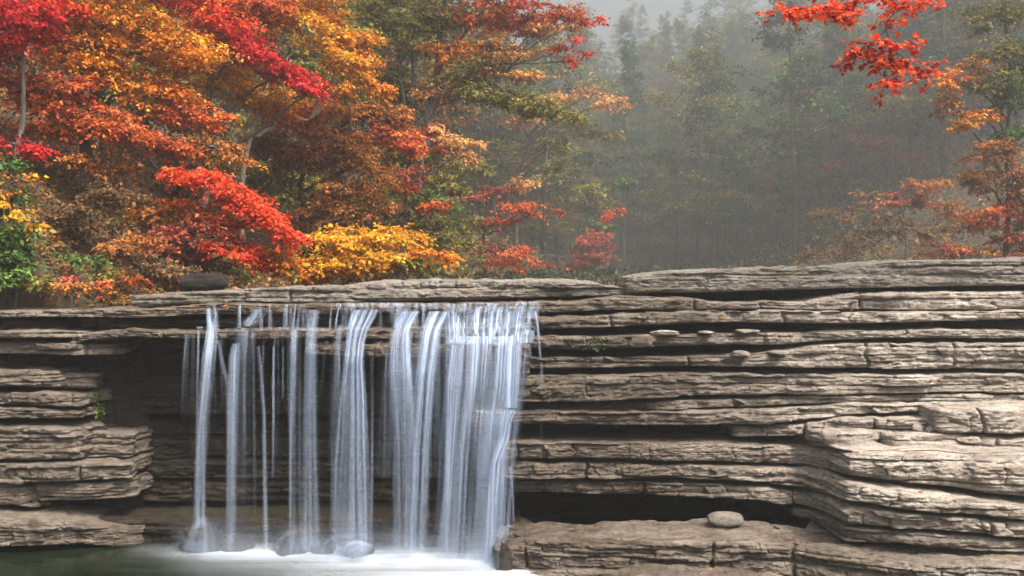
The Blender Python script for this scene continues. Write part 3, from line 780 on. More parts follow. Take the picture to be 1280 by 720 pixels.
lo = 13.72   # depth the water falls at
ST = [
    # leftmost stream with the little drop above it
    ([(259, 384, 14.1, 5, .8), (260, 398, 14.08, 6, .8), (262, 410, 13.92, 10, 1), (262, 418, 13.86, 15, 1), (258, 450, lo, 17, .95), (253, 520, lo, 17, .8), (249, 600, lo, 17, .62), (248, 662, lo, 19, .55)], 1, dict(label='bright leftmost stream', dens=1.0, edge=.6)),
    ([(272, 388, 14.1, 4, .7), (269, 400, 14.05, 5, .8), (266, 412, 13.92, 9, .8)], 2, dict(sheets=1)),
    ([(247, 412, 13.9, 5, .5), (246, 470, lo, 6, .32), (245, 600, lo, 8, .12)], 3, dict(sheets=1, edge=.7)),
    ([(236, 414, 13.9, 14, .34), (234, 460, lo, 18, .22), (233, 530, lo, 20, .06)], 4, dict(sheets=1, label='faint veil of drips left of the first stream', fade=8)),
    ([(272, 424, lo, 4, .55), (276, 450, lo, 6, .4), (283, 480, lo, 9, .3), (285, 560, lo, 9, .12)], 5, dict(sheets=1, edge=.7)),
    # second stream, fed by the riffle above
    ([(326, 383, 14.12, 18, .5), (322, 391, 14.12, 24, .8), (313, 402, 14.08, 26, .75), (308, 411, 13.95, 20, .5)], 6, dict(broken=.4, dens=.8, edge=.9, fade=5, label='riffle of white water above the second stream')),
    ([(305, 411, 13.9, 26, .3), (302, 450, lo, 30, .15), (300, 560, lo, 36, .06), (297, 680, lo, 40, .02)], 7, dict(strands=1.5, edge=.9)),
    ([(293, 428, lo, 8, .5), (290, 445, lo, 14, .7), (288, 520, lo, 13, .6), (287, 600, lo, 13, .5), (287, 690, lo, 15, .4)], 8, dict(label='second stream from the left', dens=1.0, edge=.7)),
    ([(321, 432, lo, 4, .8), (324, 460, lo, 6, .72), (329, 520, lo, 7, .6), (331, 690, lo, 8, .5)], 9, dict(edge=.8, label='thin slanting stream')),
    ([(341, 432, lo, 4, .7), (341, 480, lo, 5, .45), (340, 600, lo, 6, .2)], 10, dict(edge=.8, sheets=1)),
    ([(353, 432, lo, 3, .4), (353, 500, lo, 4, .2)], 11, dict(edge=.8, sheets=1)),
    ([(366, 411, 13.9, 8, .75), (365, 440, lo, 9, .75), (364, 520, lo, 10, .55), (364, 690, lo, 11, .38)], 12, dict(edge=.7, label='straight narrow stream')),
    # paired bright stream
    ([(391, 386, 14.12, 16, .9), (390, 400, 14.08, 15, 1), (388, 411, 13.93, 15, 1), (387, 440, lo, 17, .95), (386, 520, lo, 20, .66), (387, 690, lo, 24, .45)], 13, dict(edge=.5, dens=1, label='bright stream left of the broad central one')),
    ([(378, 384, 14.12, 5, .6), (378, 412, 13.95, 5, .6)], 14, dict(sheets=1, broken=.5)),
    ([(377, 412, 13.9, 10, .4), (376, 520, lo, 12, .22), (376, 690, lo, 14, .12)], 15, dict(sheets=1)),
    # broad central stream
    ([(457, 386, 14.15, 36, .8), (452, 398, 14.1, 34, 1), (446, 411, 13.95, 30, 1), (443, 428, 13.86, 26, 1), (441, 450, lo, 26, 1), (440, 500, lo, 36, .85), (438, 580, lo, 48, .55), (438, 692, lo, 54, .42)], 16, dict(dens=1.0, edge=.35, broken=.12, label='broad central stream spreading as it falls')),
    ([(424, 405, 13.98, 10, .4), (420, 430, lo, 10, .45), (418, 520, lo, 12, .26), (417, 690, lo, 14, .14)], 17, dict(edge=.6)),
    ([(466, 436, lo, 3, .55), (465, 500, lo, 4, .45), (463, 690, lo, 5, .28)], 18, dict(sheets=1, edge=.8)),
    # two joined columns
    ([(513, 388, 14.15, 30, .9), (506, 402, 14.1, 26, .95), (502, 412, 13.93, 24, .9), (500, 429, 13.84, 30, .85), (501, 470, lo, 34, .7), (506, 560, lo, 34, .42), (507, 695, lo, 36, .3)], 19, dict(dens=1, edge=.4, broken=.12, label='stream right of the broad central one')),
    ([(548, 388, 14.15, 34, .85), (542, 402, 14.1, 30, .95), (538, 412, 13.93, 26, 1), (535, 430, 13.84, 26, 1), (530, 470, lo, 27, .95), (522, 560, lo, 30, .6), (518, 695, lo, 30, .42)], 20, dict(dens=1, edge=.4, broken=.12, label='slanting bright column beside the widest curtain')),
    ([(520, 412, 13.95, 80, .35), (515, 470, lo, 90, .22), (512, 600, lo, 100, .1)], 21, dict(strands=1.4, sheets=1)),
    # the widest curtain
    ([(616, 381, 14.12, 114, .4), (613, 390, 14.1, 114, .75), (612, 408, 14.02, 110, .9), (611, 420, 13.88, 106, 1), (611, 431, 13.8, 104, .9)], 22, dict(dens=1.0, edge=.12, strands=1.3, broken=.8, label='white riffle pouring over the upper step of the widest curtain')),
    ([(609, 419, 13.84, 102, 1), (608, 436, 13.76, 100, 1), (606, 480, lo - .04, 98, .9), (598, 560, lo - .04, 92, .66), (590, 700, lo - .05, 92, .44)], 23, dict(dens=1.0, edge=.12, strands=.8, sheets=2, label='widest curtain of water at the right end of the fall')),
    ([(640, 430, 13.8, 26, 1), (640, 470, 13.7, 24, .95), (639, 512, 13.66, 20, .9)], 24, dict(edge=.35)),
    ([(572, 430, 13.8, 20, .9), (566, 480, lo - .06, 20, .85), (563, 560, lo - .06, 18, .66), (562, 700, lo - .06, 18, .5)], 25, dict(edge=.5)),
    ([(597, 513, 13.7, 6, .7), (594, 535, 13.62, 6, .5), (596, 590, 13.6, 8, .2)], 26, dict(sheets=1, edge=.7)),
    ([(620, 512, 13.68, 44, .7), (617, 540, 13.62, 42, .5), (614, 600, 13.6, 40, .35), (610, 705, 13.55, 42, .3)], 27, dict(strands=1.5, edge=.3)),
    ([(641, 513, 13.68, 10, .9), (634, 530, 13.64, 9, .8), (631, 548, 13.62, 13, 1), (625, 562, 13.58, 14, 1), (619, 580, 13.55, 14, .95), (614, 640, 13.5, 17, .66), (611, 708, 13.48, 22, .5)], 28, dict(dens=1.0, edge=.5, label='bright cascade stepping down the ledge at the right edge of the fall')),
    ([(627, 588, 13.7, 4, .55), (629, 612, 13.66, 4, .6), (631, 655, 13.62, 4, .4)], 29, dict(sheets=1, edge=.8)),
    ([(636, 582, 13.72, 4, .5), (640, 605, 13.68, 4, .6), (642, 655, 13.64, 4, .45)], 30, dict(sheets=1, edge=.8)),
    # trickles on the dry side
    ([(668, 388, 14.0, 6, .8), (672, 408, 13.84, 5, .75), (674, 430, 13.76, 4, .7), (676, 450, 13.74, 3, .5)], 31, dict(sheets=1, edge=.6, broken=.4, label='thin trickle down the dry rock')),
    ([(662, 398, 13.9, 4, .7), (663, 447, 13.74, 4, .6)], 32, dict(sheets=1, edge=.6, broken=.4)),
    ([(677, 452, 13.74, 4, .6), (677, 490, 13.7, 4, .25)], 33, dict(sheets=1, edge=.7)),
    ([(676, 512, 13.68, 4, .7), (678, 530, 13.66, 4, .5), (677, 548, 13.64, 6, .6)], 34, dict(sheets=1, edge=.7)),
]
rw = np.random.default_rng(21)
# jets and thin sheets glancing off the rocks at the foot
ST += [
    ([(259, 650, 13.72, 7, .6), (250, 653, 13.68, 12, .75), (243, 661, 13.64, 16, .65), (239, 676, 13.6, 20, .5), (237, 693, 13.58, 26, .45)], 301, dict(sheets=2, edge=.7, label='jet of water bouncing off the leftmost rock')),
    ([(256, 652, 13.74, 8, .5), (256, 672, 13.7, 26, .4), (255, 693, 13.66, 34, .4)], 302, dict(sheets=1, edge=.9)),
    ([(290, 660, 13.74, 5, .5), (287, 668, 13.7, 9, .5), (285, 692, 13.68, 13, .4)], 303, dict(sheets=1, edge=.9)),
    ([(373, 664, 13.74, 4, .3), (360, 667, 13.7, 5, .42), (349, 675, 13.66, 6, .4), (342, 691, 13.62, 9, .35)], 304, dict(sheets=1, edge=.9)),
    ([(370, 666, 13.73, 10, .3), (366, 680, 13.68, 30, .26), (364, 694, 13.64, 36, .25)], 305, dict(sheets=1, edge=.9)),
    ([(425, 670, 13.68, 4, .25), (413, 672, 13.65, 5, .42), (405, 680, 13.6, 6, .4), (401, 695, 13.58, 9, .35)], 306, dict(sheets=1, edge=.9)),
    ([(466, 684, 13.56, 5, .3), (448, 677, 13.5, 8, .55), (434, 680, 13.48, 9, .55), (425, 697, 13.46, 12, .45)], 307, dict(sheets=1, edge=.9, label='white splash over the boulder under the central stream')),
    ([(446, 678, 13.5, 16, .55), (445, 688, 13.46, 36, .5), (444, 700, 13.44, 44, .5)], 308, dict(sheets=2, edge=.8, strands=1.6)),
    ([(600, 690, 13.4, 60, .25), (596, 712, 13.3, 90, .4)], 309, dict(sheets=1, edge=.9)),
    ([(640, 657, 13.3, 5, .6), (630, 664, 13.2, 6, .6), (622, 684, 13.1, 7, .5), (620, 712, 13.05, 9, .5)], 310, dict(sheets=1, edge=.8)),
]
for i in range(40):      # riffles where the stream slips over the upper ledge
    x_ = rw.uniform(425, 672) if i > 11 else rw.uniform(256, 420)
    y1_ = rw.choice([412, 429] if x_ > 560 else [412])
    w_ = rw.uniform(4, 12); q_ = rw.normal() * 3
    ST.append(([(x_ + q_ * 1.6, 378, 14.25, w_ * .5, .35), (x_ + q_, 384, 14.16, w_ * .7, .7), (x_ + q_ * .4, 397, 14.1, w_, .6), (x_, y1_, 14.02 if y1_ < 420 else 13.86, w_ * 1.4, .45)], 400 + i, dict(sheets=1, edge=.9, broken=.35, dens=.8)))
for i in range(34):      # thin drips off the lip between the main streams
    x_ = rw.uniform(244, 565); y_ = rw.choice([413, 430]) + rw.uniform(-1, 2)
    ln_ = rw.uniform(60, 270); s_ = rw.uniform(.14, .42)
    ST.append(([(x_, y_, lo, 3, s_), (x_ + rw.normal() * 2, y_ + ln_ * .4, lo, rw.uniform(3, 6), s_ * .7), (x_ + rw.normal() * 3, y_ + ln_, lo, rw.uniform(4, 8), s_ * .1)], 200 + i, dict(sheets=1, edge=.9)))
for pts, seed, kw in ST:
    stream(pts, seed * 101, **kw)

# white water strung along the lips
def lip(x0, x1, y, d, hgt, seed, dens, thr):
    n = int((x1 - x0) * 1.4); m = 10
    px = np.linspace(x0, x1, n)
    v = np.linspace(0, 1, m)[:, None]
    D = d - 0.12 - 0.10 * v ** 1.4 + 0 * px
    X = (px - 640) / FPX * D
    yy = y + 1.6 * noise(px / 23.0, seed=seed)
    Z = CAMZ - (yy - HOR) / FPX * d - (hgt / FPX * d) * v ** 1.6 + 0.012
    nn = noise(px / 3.0, 0 * px, seed=seed + 1) * .7 + noise(px / 9.0, 0 * px, seed=seed + 2) * .6
    k = np.clip((nn - thr) * 1.6, 0, 1)[None, :] * np.clip(0.5 + 0.7 * noise(px[None, :] / 2.4, v * 2.0, seed=seed + 3), 0, 1)
    a = np.clip(k * dens * (1 - v) ** .7 * sstep(0, 0.2, v), 0, 1)
    mesh_obj('stream', np.stack([X, D, Z], -1).reshape(-1, 3), quads=grid_quads(m, n), mat=M_WATER, parent=fall, attrs={'flow': a.ravel()})


lip(420, 676, 379, 14.2, 9, 6, .6, -.5)
lip(246, 440, 410, 13.98, 3, 7, .5, -.5)
lip(400, 560, 427, 13.86, 4, 8, .5, .05)
lip(556, 660, 426, 13.84, 6, 9, .8, -.5)
lip(595, 645, 512, 13.8, 4, 10, .7, -.4)


# fine spray drifting over the rocks at the foot of the fall
for s_ in range(3):
    nu, nv = 200, 40
    u = np.linspace(205, 640, nu)[None, :]; v = np.linspace(0, 1, nv)[:, None]
    D = np.interp(u, [205, 440, 640], [14.0, 13.75, 13.35]) - .12 * s_ - .25 * v + 0.06 * noise(u / 30., v * 2, seed=300 + s_)
    X = (u - 640) / FPX * D + 0 * v
    Z = 0.02 + (1 - v) * (0.55 + .12 * noise(u / 40., 0 * u, seed=310 + s_)) + 0 * u
    a = .19 * v ** 1.3 * np.clip(.55 + .8 * noise(u / 26., v * 1.5, seed=320 + s_), 0, 1) * np.clip(np.minimum(u - 205, 640 - u) / 50., 0, 1) * np.clip((1 - v) * 12, 0, 1)
    mesh_obj('spray', np.stack([X, D + 0 * X, Z], -1).reshape(-1, 3), quads=grid_quads(nv, nu), mat=M_WATER, parent=fall, attrs={'flow': a.ravel()})

# spreading foam on the pool
nx_, ny_ = 420, 120
fx = np.linspace(-5.6, 1.6, nx_)[None, :]; fy = np.linspace(11.6, 14.5, ny_)[:, None]
FXX = fx + 0 * fy; FYY = fy + 0 * fx
line = np.interp(FXX, [-5.6, -4.6, -3, -1, 0.2, 1.6], [14.1, 13.95, 13.85, 13.6, 13.2, 12.6])
dl = line - FYY
inten = np.interp(FXX, [-5.6, -4.9, -4.2, -3.2, -2.2, -1.0, 0.1, 0.6], [0, .25, .95, .9, .9, 1, 1, .0])
reach = 1.2 * np.interp(FXX, [-5.6, -4.2, -3.0, -1.6, 0, 1], [0.12, 0.26, 0.42, 0.95, 1.1, .7])
body = np.exp(-np.clip(dl, 0, None) / reach) * sstep(-0.7, 0.25, dl + 0.05)
streak = fbm(FXX * 0.9, FYY * 5.5, seed=4, oct=4)
a = np.clip(inten * .72 * (body * 1.1 + 0.5 * body * streak), 0, 1)
lane = np.exp(-((FYY - 12.75 + 0.05 * FXX) / 0.16) ** 2) * sstep(-3.4, -1.5, FXX) * (0.45 + 0.5 * streak)
a = np.clip(a + 0.4 * np.clip(lane, 0, 1) * (1 - sstep(0.2, 1.0, FXX)), 0, 0.95)
edge_ = np.minimum(1, np.minimum((FXX + 5.6) * 3, (1.6 - FXX) * 3)) * np.minimum(1, np.minimum((FYY - 11.6) * 3, (14.5 - FYY) * 6))
a = a * np.clip(edge_, 0, 1)
FZ = 0.012 + 0.03 * a + 0.012 * streak * a
mesh_obj('foam', np.stack([FXX, FYY, FZ], -1).reshape(-1, 3), quads=grid_quads(ny_, nx_), mat=M_FOAM, parent=fall, attrs={'flow': a.ravel()})

# ------------------------------------------------------------------ trees
PAL = dict(
    RED=[(0.60, 0.048, 0.014), (0.52, 0.026, 0.012), (0.66, 0.095, 0.02)],
    CRIM=[(0.46, 0.013, 0.016), (0.55, 0.02, 0.018), (0.36, 0.010, 0.014)],
    ORANGE=[(0.64, 0.22, 0.014), (0.56, 0.14, 0.012), (0.68, 0.29, 0.02), (0.40, 0.11, 0.012)],
    ORRED=[(0.50, 0.10, 0.02), (0.46, 0.06, 0.02), (0.56, 0.16, 0.03), (0.30, 0.06, 0.02)],
    GOLD=[(0.66, 0.28, 0.016), (0.62, 0.21, 0.012), (0.52, 0.29, 0.025)],
    RUSSET=[(0.36, 0.115, 0.022), (0.44, 0.16, 0.028), (0.27, 0.10, 0.025), (0.19, 0.085, 0.03)],
    OLIVE=[(0.17, 0.15, 0.03), (0.24, 0.185, 0.035), (0.12, 0.12, 0.03)],
    GREEN=[(0.07, 0.135, 0.025), (0.12, 0.18, 0.03), (0.045, 0.085, 0.02)],
    BROWN=[(0.11, 0.065, 0.03), (0.16, 0.085, 0.035), (0.08, 0.055, 0.025), (0.22, 0.10, 0.03)],
    DARK=[(0.035, 0.05, 0.022), (0.05, 0.065, 0.025), (0.03, 0.04, 0.02)],
    PEACH=[(0.50, 0.22, 0.07), (0.46, 0.27, 0.08), (0.42, 0.16, 0.06)],
    DULLRED=[(0.30, 0.06, 0.035), (0.24, 0.05, 0.03), (0.34, 0.09, 0.04)],
)


class Leaves:
    def __init__(self):
        self.P, self.A, self.N, self.L, self.C = [], [], [], [], []

    def spray(self, c, rad, n, size, pal, slope=0.0, seed=0, plates=None, flat=0.16, out=0.55):
        rng = np.random.default_rng(seed)
        k = plates or max(4, int(n / 130))
        u = rng.normal(size=(k, 3)); u /= np.linalg.norm(u, axis=1)[:, None]
        u *= (rng.random((k, 1)) ** 0.45)
        pc = u * np.array(rad)
        per = 7
        m = max(6, n // per)
        pi = rng.integers(0, k, m)
        pr = np.array([rad[0] * .42, rad[1] * .42, max(rad[2] * flat, size * 0.5)]) * rng.uniform(.5, 1.3, (k, 1))
        b = rng.normal(size=(m, 3)) * 0.55
        base = pc[pi] + b * pr[pi]
        dirv = base.copy(); dirv[:, 2] *= 0.2
        dirv = dirv / (np.linalg.norm(dirv, axis=1)[:, None] + 1e-6) * out + rng.normal(size=(m, 3)) * np.array([.5, .5, .22])
        dirv[:, 2] -= 0.12
        dirv /= np.linalg.norm(dirv, axis=1)[:, None]
        t = (np.arange(per) + 0.3)[None, :] / per + rng.uniform(-.06, .06, (m, per))
        ln = size * rng.uniform(2.0, 4.2, (m, 1))
        P = base[:, None, :] + dirv[:, None, :] * (t * ln)[..., None]
        P[..., 2] -= 0.12 * ln * t * t
        P = P + rng.normal(size=P.shape) * size * 0.28
        P = P.reshape(-1, 3)
        P[:, 2] += slope * P[:, 0]
        D = np.repeat(dirv, per, 0)
        side = np.tile(np.where(np.arange(per) % 2 == 0, 1.0, -1.0), m)
        perp = np.stack([-D[:, 1], D[:, 0], 0 * D[:, 0]], -1)
        A = D * 0.6 + perp * side[:, None] * 0.7 + rng.normal(size=D.shape) * 0.3
        A[:, 2] -= 0.30
        A /= np.linalg.norm(A, axis=1)[:, None]
        Nn = np.stack([rng.normal(0, .55, len(P)), rng.normal(-.35, .55, len(P)), np.ones(len(P))], -1)
        pl = np.array(PAL[pal])
        ci = rng.integers(0, len(pl), len(P))
        pb = np.exp(rng.normal(0, .22, (k, 1)))[np.repeat(pi, per)]
        colr = pl[ci] * pb * np.exp(rng.normal(0, .22, (len(P), 1)))
        j = rng.random(len(P)) < 0.08
        colr[j] = colr[j] * np.array([.55, .6, .6])
        self.P.append(P + np.array(c)); self.A.append(A); self.N.append(Nn)
        self.L.append(size * np.exp(rng.normal(0, .25, len(P)))); self.C.append(colr)
        return pc + np.array(c) + np.stack([0 * pc[:, 0], 0 * pc[:, 0], slope * pc[:, 0]], -1)

    def build(self, name, mat, parent, star=False):
        P = np.concatenate(self.P); A = np.concatenate(self.A); Nn = np.concatenate(self.N)
        L = np.concatenate(self.L)[:, None]; C = np.clip(np.concatenate(self.C), 0.004, 0.72)
        B = np.cross(Nn, A); B /= np.linalg.norm(B, axis=1)[:, None] + 1e-9
        U = np.cross(A, B)
        if not star:
            W = L * 0.33
            v0 = P; v1 = P + A * L * .42 + B * W + U * L * .10; v2 = P + A * L - U * L * .08; v3 = P + A * L * .42 - B * W + U * L * .10
            V = np.stack([v0, v1, v2, v3], 1).reshape(-1, 3)
            n = len(P)
            i = np.arange(n)[:, None] * 4
            tr = np.concatenate([i + np.array([[0, 1, 2]]), i + np.array([[0, 2, 3]])], 0)
            return mesh_obj(name, V, tris=tr, mat=mat, parent=parent, smooth=False, colors=np.repeat(C, 4, 0))
        # maple leaf: five pointed lobes
        prof = [(0, -.05), (.22, .10), (.46, .02), (.30, .28), (.55, .52), (.24, .52), (.0, 1.0), (-.24, .52), (-.55, .52), (-.30, .28), (-.46, .02), (-.22, .10)]
        vs = [P + A * L * .3 + U * L * .05]
        for (bx, ay) in prof:
            vs.append(P + B * L * bx + A * L * ay - U * L * (0.25 * abs(bx) + .12 * max(0, ay - .4)))
        V = np.stack(vs, 1).reshape(-1, 3)
        k = len(prof)
        i = np.arange(len(P))[:, None, None] * (k + 1)
        fan = np.array([[0, 1 + a, 1 + (a + 1) % k] for a in range(k)])[None]
        return mesh_obj(name, V, tris=(i + fan).reshape(-1, 3), mat=mat, parent=parent, smooth=False, colors=np.repeat(C, k + 1, 0))


class Tubes:
    def __init__(self):
        self.V, self.Q, self.n = [], [], 0

    def add(self, pts, r0, r1, sides=6, wob=0.0, seed=0, sub=6):
        p = np.array(pts, float)
        # resample through a smooth curve
        t = np.concatenate([[0], np.cumsum(np.linalg.norm(np.diff(p, axis=0), axis=1))])
        m = max(4, sub * (len(p) - 1) + 1)
        s = np.linspace(0, t[-1], m)
        q = np.stack([np.interp(s, t, p[:, k]) for k in range(3)], -1)
        for _ in range(3):
            q[1:-1] = 0.25 * q[:-2] + 0.5 * q[1:-1] + 0.25 * q[2:]
        if wob:
            for k in range(3):
                q[1:-1, k] += wob * noise(s[1:-1] * 1.6 / max(.3, t[-1] / 4), seed=seed + k)
        d = np.gradient(q, axis=0); d /= np.linalg.norm(d, axis=1)[:, None] + 1e-9
        ref = np.array([0.31, 0.9, 0.2])
        a = np.cross(d, ref); a /= np.linalg.norm(a, axis=1)[:, None] + 1e-9
        b = np.cross(d, a)
        r = (r0 + (r1 - r0) * (s / t[-1]) ** 0.8)[:, None, None]
        th = np.linspace(0, 2 * math.pi, sides, endpoint=False)
        ring = q[:, None, :] + r * (np.cos(th)[None, :, None] * a[:, None, :] + np.sin(th)[None, :, None] * b[:, None, :])
        i = np.arange(m - 1)[:, None] * sides + np.arange(sides)[None, :]
        j = np.arange(m - 1)[:, None] * sides + (np.arange(sides)[None, :] + 1) % sides
        self.V.append(ring.reshape(-1, 3)); self.Q.append(np.stack([i, j, j + sides, i + sides], -1).reshape(-1, 4) + self.n)
        self.n += m * sides
        return q

    def build(self, name, mat, parent):
        if not self.V:
            return None
        return mesh_obj(name, np.concatenate(self.V), quads=np.concatenate(self.Q), mat=mat, parent=parent)


def gnd(px, d):
    x = (px - 640) / FPX * d
    return np.array([x, d, float(ground_z(np.array([x]), np.array([d]))[0])])


SEED = [1000]


def tree(name, label, cat, base, sprays, size=0.074, group=None, trunk=None, r=0.12, bark=None, cov=2.6, stems=None, twig=True, star=False, rise=0.5):
    """base = (photo column, depth) of the foot; sprays = (px, py, depth, half width px, half height px, palette[, slope])"""
    SEED[0] += 17
    rng = np.random.default_rng(SEED[0])
    foot = gnd(*base)
    root = empty(name, foot, label, cat, group)
    bark = bark or M_BARK
    lv = Leaves()
    cents = []
    for i, sp in enumerate(sprays):
        px, py, d, rx, ry, pal = sp[:6]
        slope = sp[6] if len(sp) > 6 else 0.0
        c = at(px, py, d)
        k = d / FPX
        lp = size / k
        n = int(1.6 * cov * math.pi * rx * ry / (0.30 * lp * lp))
        pcs = lv.spray(c, (rx * k * .85, max(rx, ry) * k * .8, ry * k * .85), max(40, n), size, pal, slope, SEED[0] * 3 + i)
        cents.append((c, pcs, rx * k))
    top = max(c[2] for c, _, _ in cents)
    mean = np.mean([c for c, _, _ in cents], axis=0)
    if trunk is None:
        pts = [foot - np.array([0, 0, .15]), foot + np.array([0.03, 0, .4 * (top - foot[2])]), np.array([foot[0] * .6 + mean[0] * .4, foot[1] * .6 + mean[1] * .4, foot[2] + .98 * (top - foot[2])])]
    else:
        pts = [foot - np.array([0, 0, .15])] + [at(*q) for q in trunk]
    tb = Tubes()
    line = tb.add(pts, r, r * .3, 8, wob=.10, seed=SEED[0], sub=8)
    stems_l = [line]
    for s in (stems or []):
        stems_l.append(tb.add([at(*q) for q in s], r * .75, r * .2, 7, wob=.10, seed=SEED[0] + 5, sub=8))
    tb.build('trunk', bark, root)
    for c, pcs, w in cents:
        best = None
        for ln in stems_l:
            h = np.linalg.norm(ln[:, :2] - c[:2], axis=1)
            want = np.clip(c[2] - rise * h, ln[0, 2] + .25 * (ln[-1, 2] - ln[0, 2]), ln[-1, 2])
            i = int(np.argmin(np.abs(ln[:, 2] - want)))
            dist = np.linalg.norm(ln[i] - c)
            if best is None or dist < best[0]:
                best = (dist, ln[i], i / len(ln))
        st = best[1]
        lb = Tubes()
        mid = st * .5 + c * .5 + np.array([0, 0, .10 * best[0]]) + rng.normal(size=3) * .06 * best[0]
        rr = r * (0.55 - .3 * best[2]) * min(1, .5 + best[0] / 4)
        lb.add([st, mid, c], rr, rr * .35, 6, wob=.06, seed=SEED[0] + 9)
        if twig:
            for q in pcs[:14]:
                m2 = c * .5 + q * .5 + rng.normal(size=3) * .05 * w
                lb.add([c + (mid - c) * rng.uniform(0, .3), m2, q], max(.006, rr * .32), .004, 4, sub=3)
        lb.build('branch', bark, root)
    lv.build('crown', M_LEAF, root, star)
    return root


# --- foreground bank, left
tree('maple_tree', 'crimson leaved maple at the top left corner, with a second low red tier', 'tree', (12, 17.5),
     [(25, 22, 17.0, 62, 36, 'CRIM', -.1), (-20, 60, 17.2, 55, 30, 'CRIM'), (70, 10, 17.4, 30, 22, 'RED'), (16, 180, 16.6, 38, 11, 'CRIM', -.1), (-50, 0, 17.6, 60, 60, 'CRIM'), (35, -60, 17.5, 80, 40, 'CRIM')],
     trunk=[(18, 200, 17.4), (24, 90, 17.2), (30, -40, 17.2)], r=.06)
tree('maple_tree', 'big orange maple filling the upper left with rusty lower boughs', 'tree', (95, 19.5),
     [(150, 25, 19, 75, 32, 'ORANGE'), (225, 60, 19.3, 55, 34, 'ORANGE'), (105, 60, 18.6, 55, 30, 'ORANGE'), (180, 105, 19, 62, 28, 'ORANGE', -.15), (70, 115, 18.3, 60, 30, 'ORRED'),
      (230, 135, 19.4, 52, 26, 'ORRED', -.15), (120, 155, 18.4, 58, 26, 'ORRED', -.1), (60, 165, 18.2, 40, 18, 'ORRED'), (200, 178, 18.8, 62, 20, 'ORRED', -.2), (270, 185, 19.2, 50, 20, 'RUSSET', -.25),
      (130, 205, 18.5, 50, 16, 'RUSSET'), (150, -45, 19.3, 120, 40, 'ORANGE'), (60, 20, 19.4, 50, 40, 'ORRED')],
     trunk=[(100, 230, 19.3), (118, 100, 19.2), (130, -40, 19.2)], r=.14)
tree('maple_tree', 'tall deep red maple with a band of crimson leaning down to the right', 'tree', (250, 22),
     [(265, 22, 21, 48, 34, 'RED', -.3), (318, 62, 21, 44, 26, 'CRIM', -.5), (360, 92, 21, 40, 22, 'CRIM', -.5), (392, 112, 20.9, 20, 11, 'CRIM', -.4), (235, -25, 21.3, 70, 40, 'RED'), (330, 20, 21.6, 50, 30, 'ORRED')],
     trunk=[(255, 200, 21.8), (262, 90, 21.6), (272, -30, 21.4)], r=.12)
tree('maple_tree', 'golden orange maple with a pale slender trunk forking near the middle', 'tree', (302, 23),
     [(330, 118, 22, 55, 22, 'GOLD', -.15), (285, 98, 22, 40, 20, 'GOLD'), (395, 40, 22, 42, 30, 'GOLD', -.4), (435, 78, 22, 38, 20, 'GOLD', -.3), (428, 112, 22, 24, 12, 'ORANGE'), (470, 105, 22.2, 26, 16, 'ORANGE', -.3), (462, 72, 22.2, 22, 14, 'ORANGE'),
      (380, 10, 22.4, 50, 24, 'ORANGE'), (360, -35, 22.5, 90, 36, 'GOLD'), (350, 140, 22.3, 36, 14, 'ORANGE'), (445, 45, 22.6, 30, 18, 'ORANGE')],
     trunk=[(306, 212, 22.3), (318, 165, 22.2), (345, 60, 22.2), (372, -20, 22.2)], stems=[[(306, 200, 22.3), (286, 165, 22.2), (288, 105, 22.2)], [(318, 168, 22.2), (350, 156, 22.2), (385, 150, 22.2)]], bark=M_PALE, r=.07)
tree('beech_tree', 'rusty brown beech with drooping tiers behind the scarlet maple', 'tree', (372, 24.5),
     [(420, 175, 23.5, 52, 28, 'RUSSET', -.2), (460, 205, 23.6, 50, 24, 'RUSSET', -.25), (385, 205, 23.6, 48, 24, 'RUSSET'), (350, 180, 23.7, 50, 22, 'RUSSET'), (430, 240, 23.4, 46, 22, 'RUSSET'), (480, 140, 23.8, 36, 24, 'RUSSET', -.3),
      (380, 145, 23.9, 48, 24, 'ORRED'), (500, 175, 23.7, 36, 18, 'ORRED', -.2), (455, 265, 23.5, 40, 16, 'RUSSET'), (340, 225, 23.8, 40, 22, 'OLIVE'), (400, 270, 23.8, 44, 18, 'RUSSET'), (430, 140, 24, 40, 24, 'RUSSET')],
     r=.13)
tree('maple_tree', 'scarlet low maple sweeping down to the right above the ledge', 'tree', (235, 18.2),
     [(245, 222, 17.4, 42, 16, 'RED', -.2), (290, 240, 17.3, 50, 20, 'RED', -.35), (335, 272, 17.3, 42, 18, 'RED', -.5), (368, 292, 17.3, 24, 12, 'RED', -.5), (310, 258, 17.2, 34, 18, 'RED', -.4), (212, 218, 17.6, 26, 10, 'RED'),
      (262, 290, 17.5, 50, 18, 'DULLRED', -.2), (305, 312, 17.4, 42, 16, 'RED', -.3), (335, 330, 17.3, 20, 14, 'RED', -.4), (222, 305, 17.6, 44, 18, 'DULLRED'), (255, 262, 17.7, 48, 18, 'ORRED', -.2), (360, 322, 17.4, 30, 14, 'ORANGE', -.4), (205, 265, 17.8, 46, 18, 'RUSSET')],
     r=.07, rise=.3)
tree('maple_tree', 'low golden maple spreading sideways just above the middle slab', 'tree', (430, 19.5),
     [(440, 300, 18.6, 52, 20, 'GOLD', -.1), (498, 300, 18.6, 48, 16, 'GOLD', -.15), (535, 316, 18.5, 34, 10, 'ORANGE', -.1), (470, 325, 18.5, 50, 16, 'GOLD'), (412, 330, 18.4, 36, 18, 'GOLD'), (395, 305, 18.7, 24, 18, 'OLIVE'), (385, 345, 18.3, 22, 12, 'ORANGE'), (510, 328, 18.6, 40, 9, 'OLIVE')],
     r=.06, rise=.3, cov=3.2)
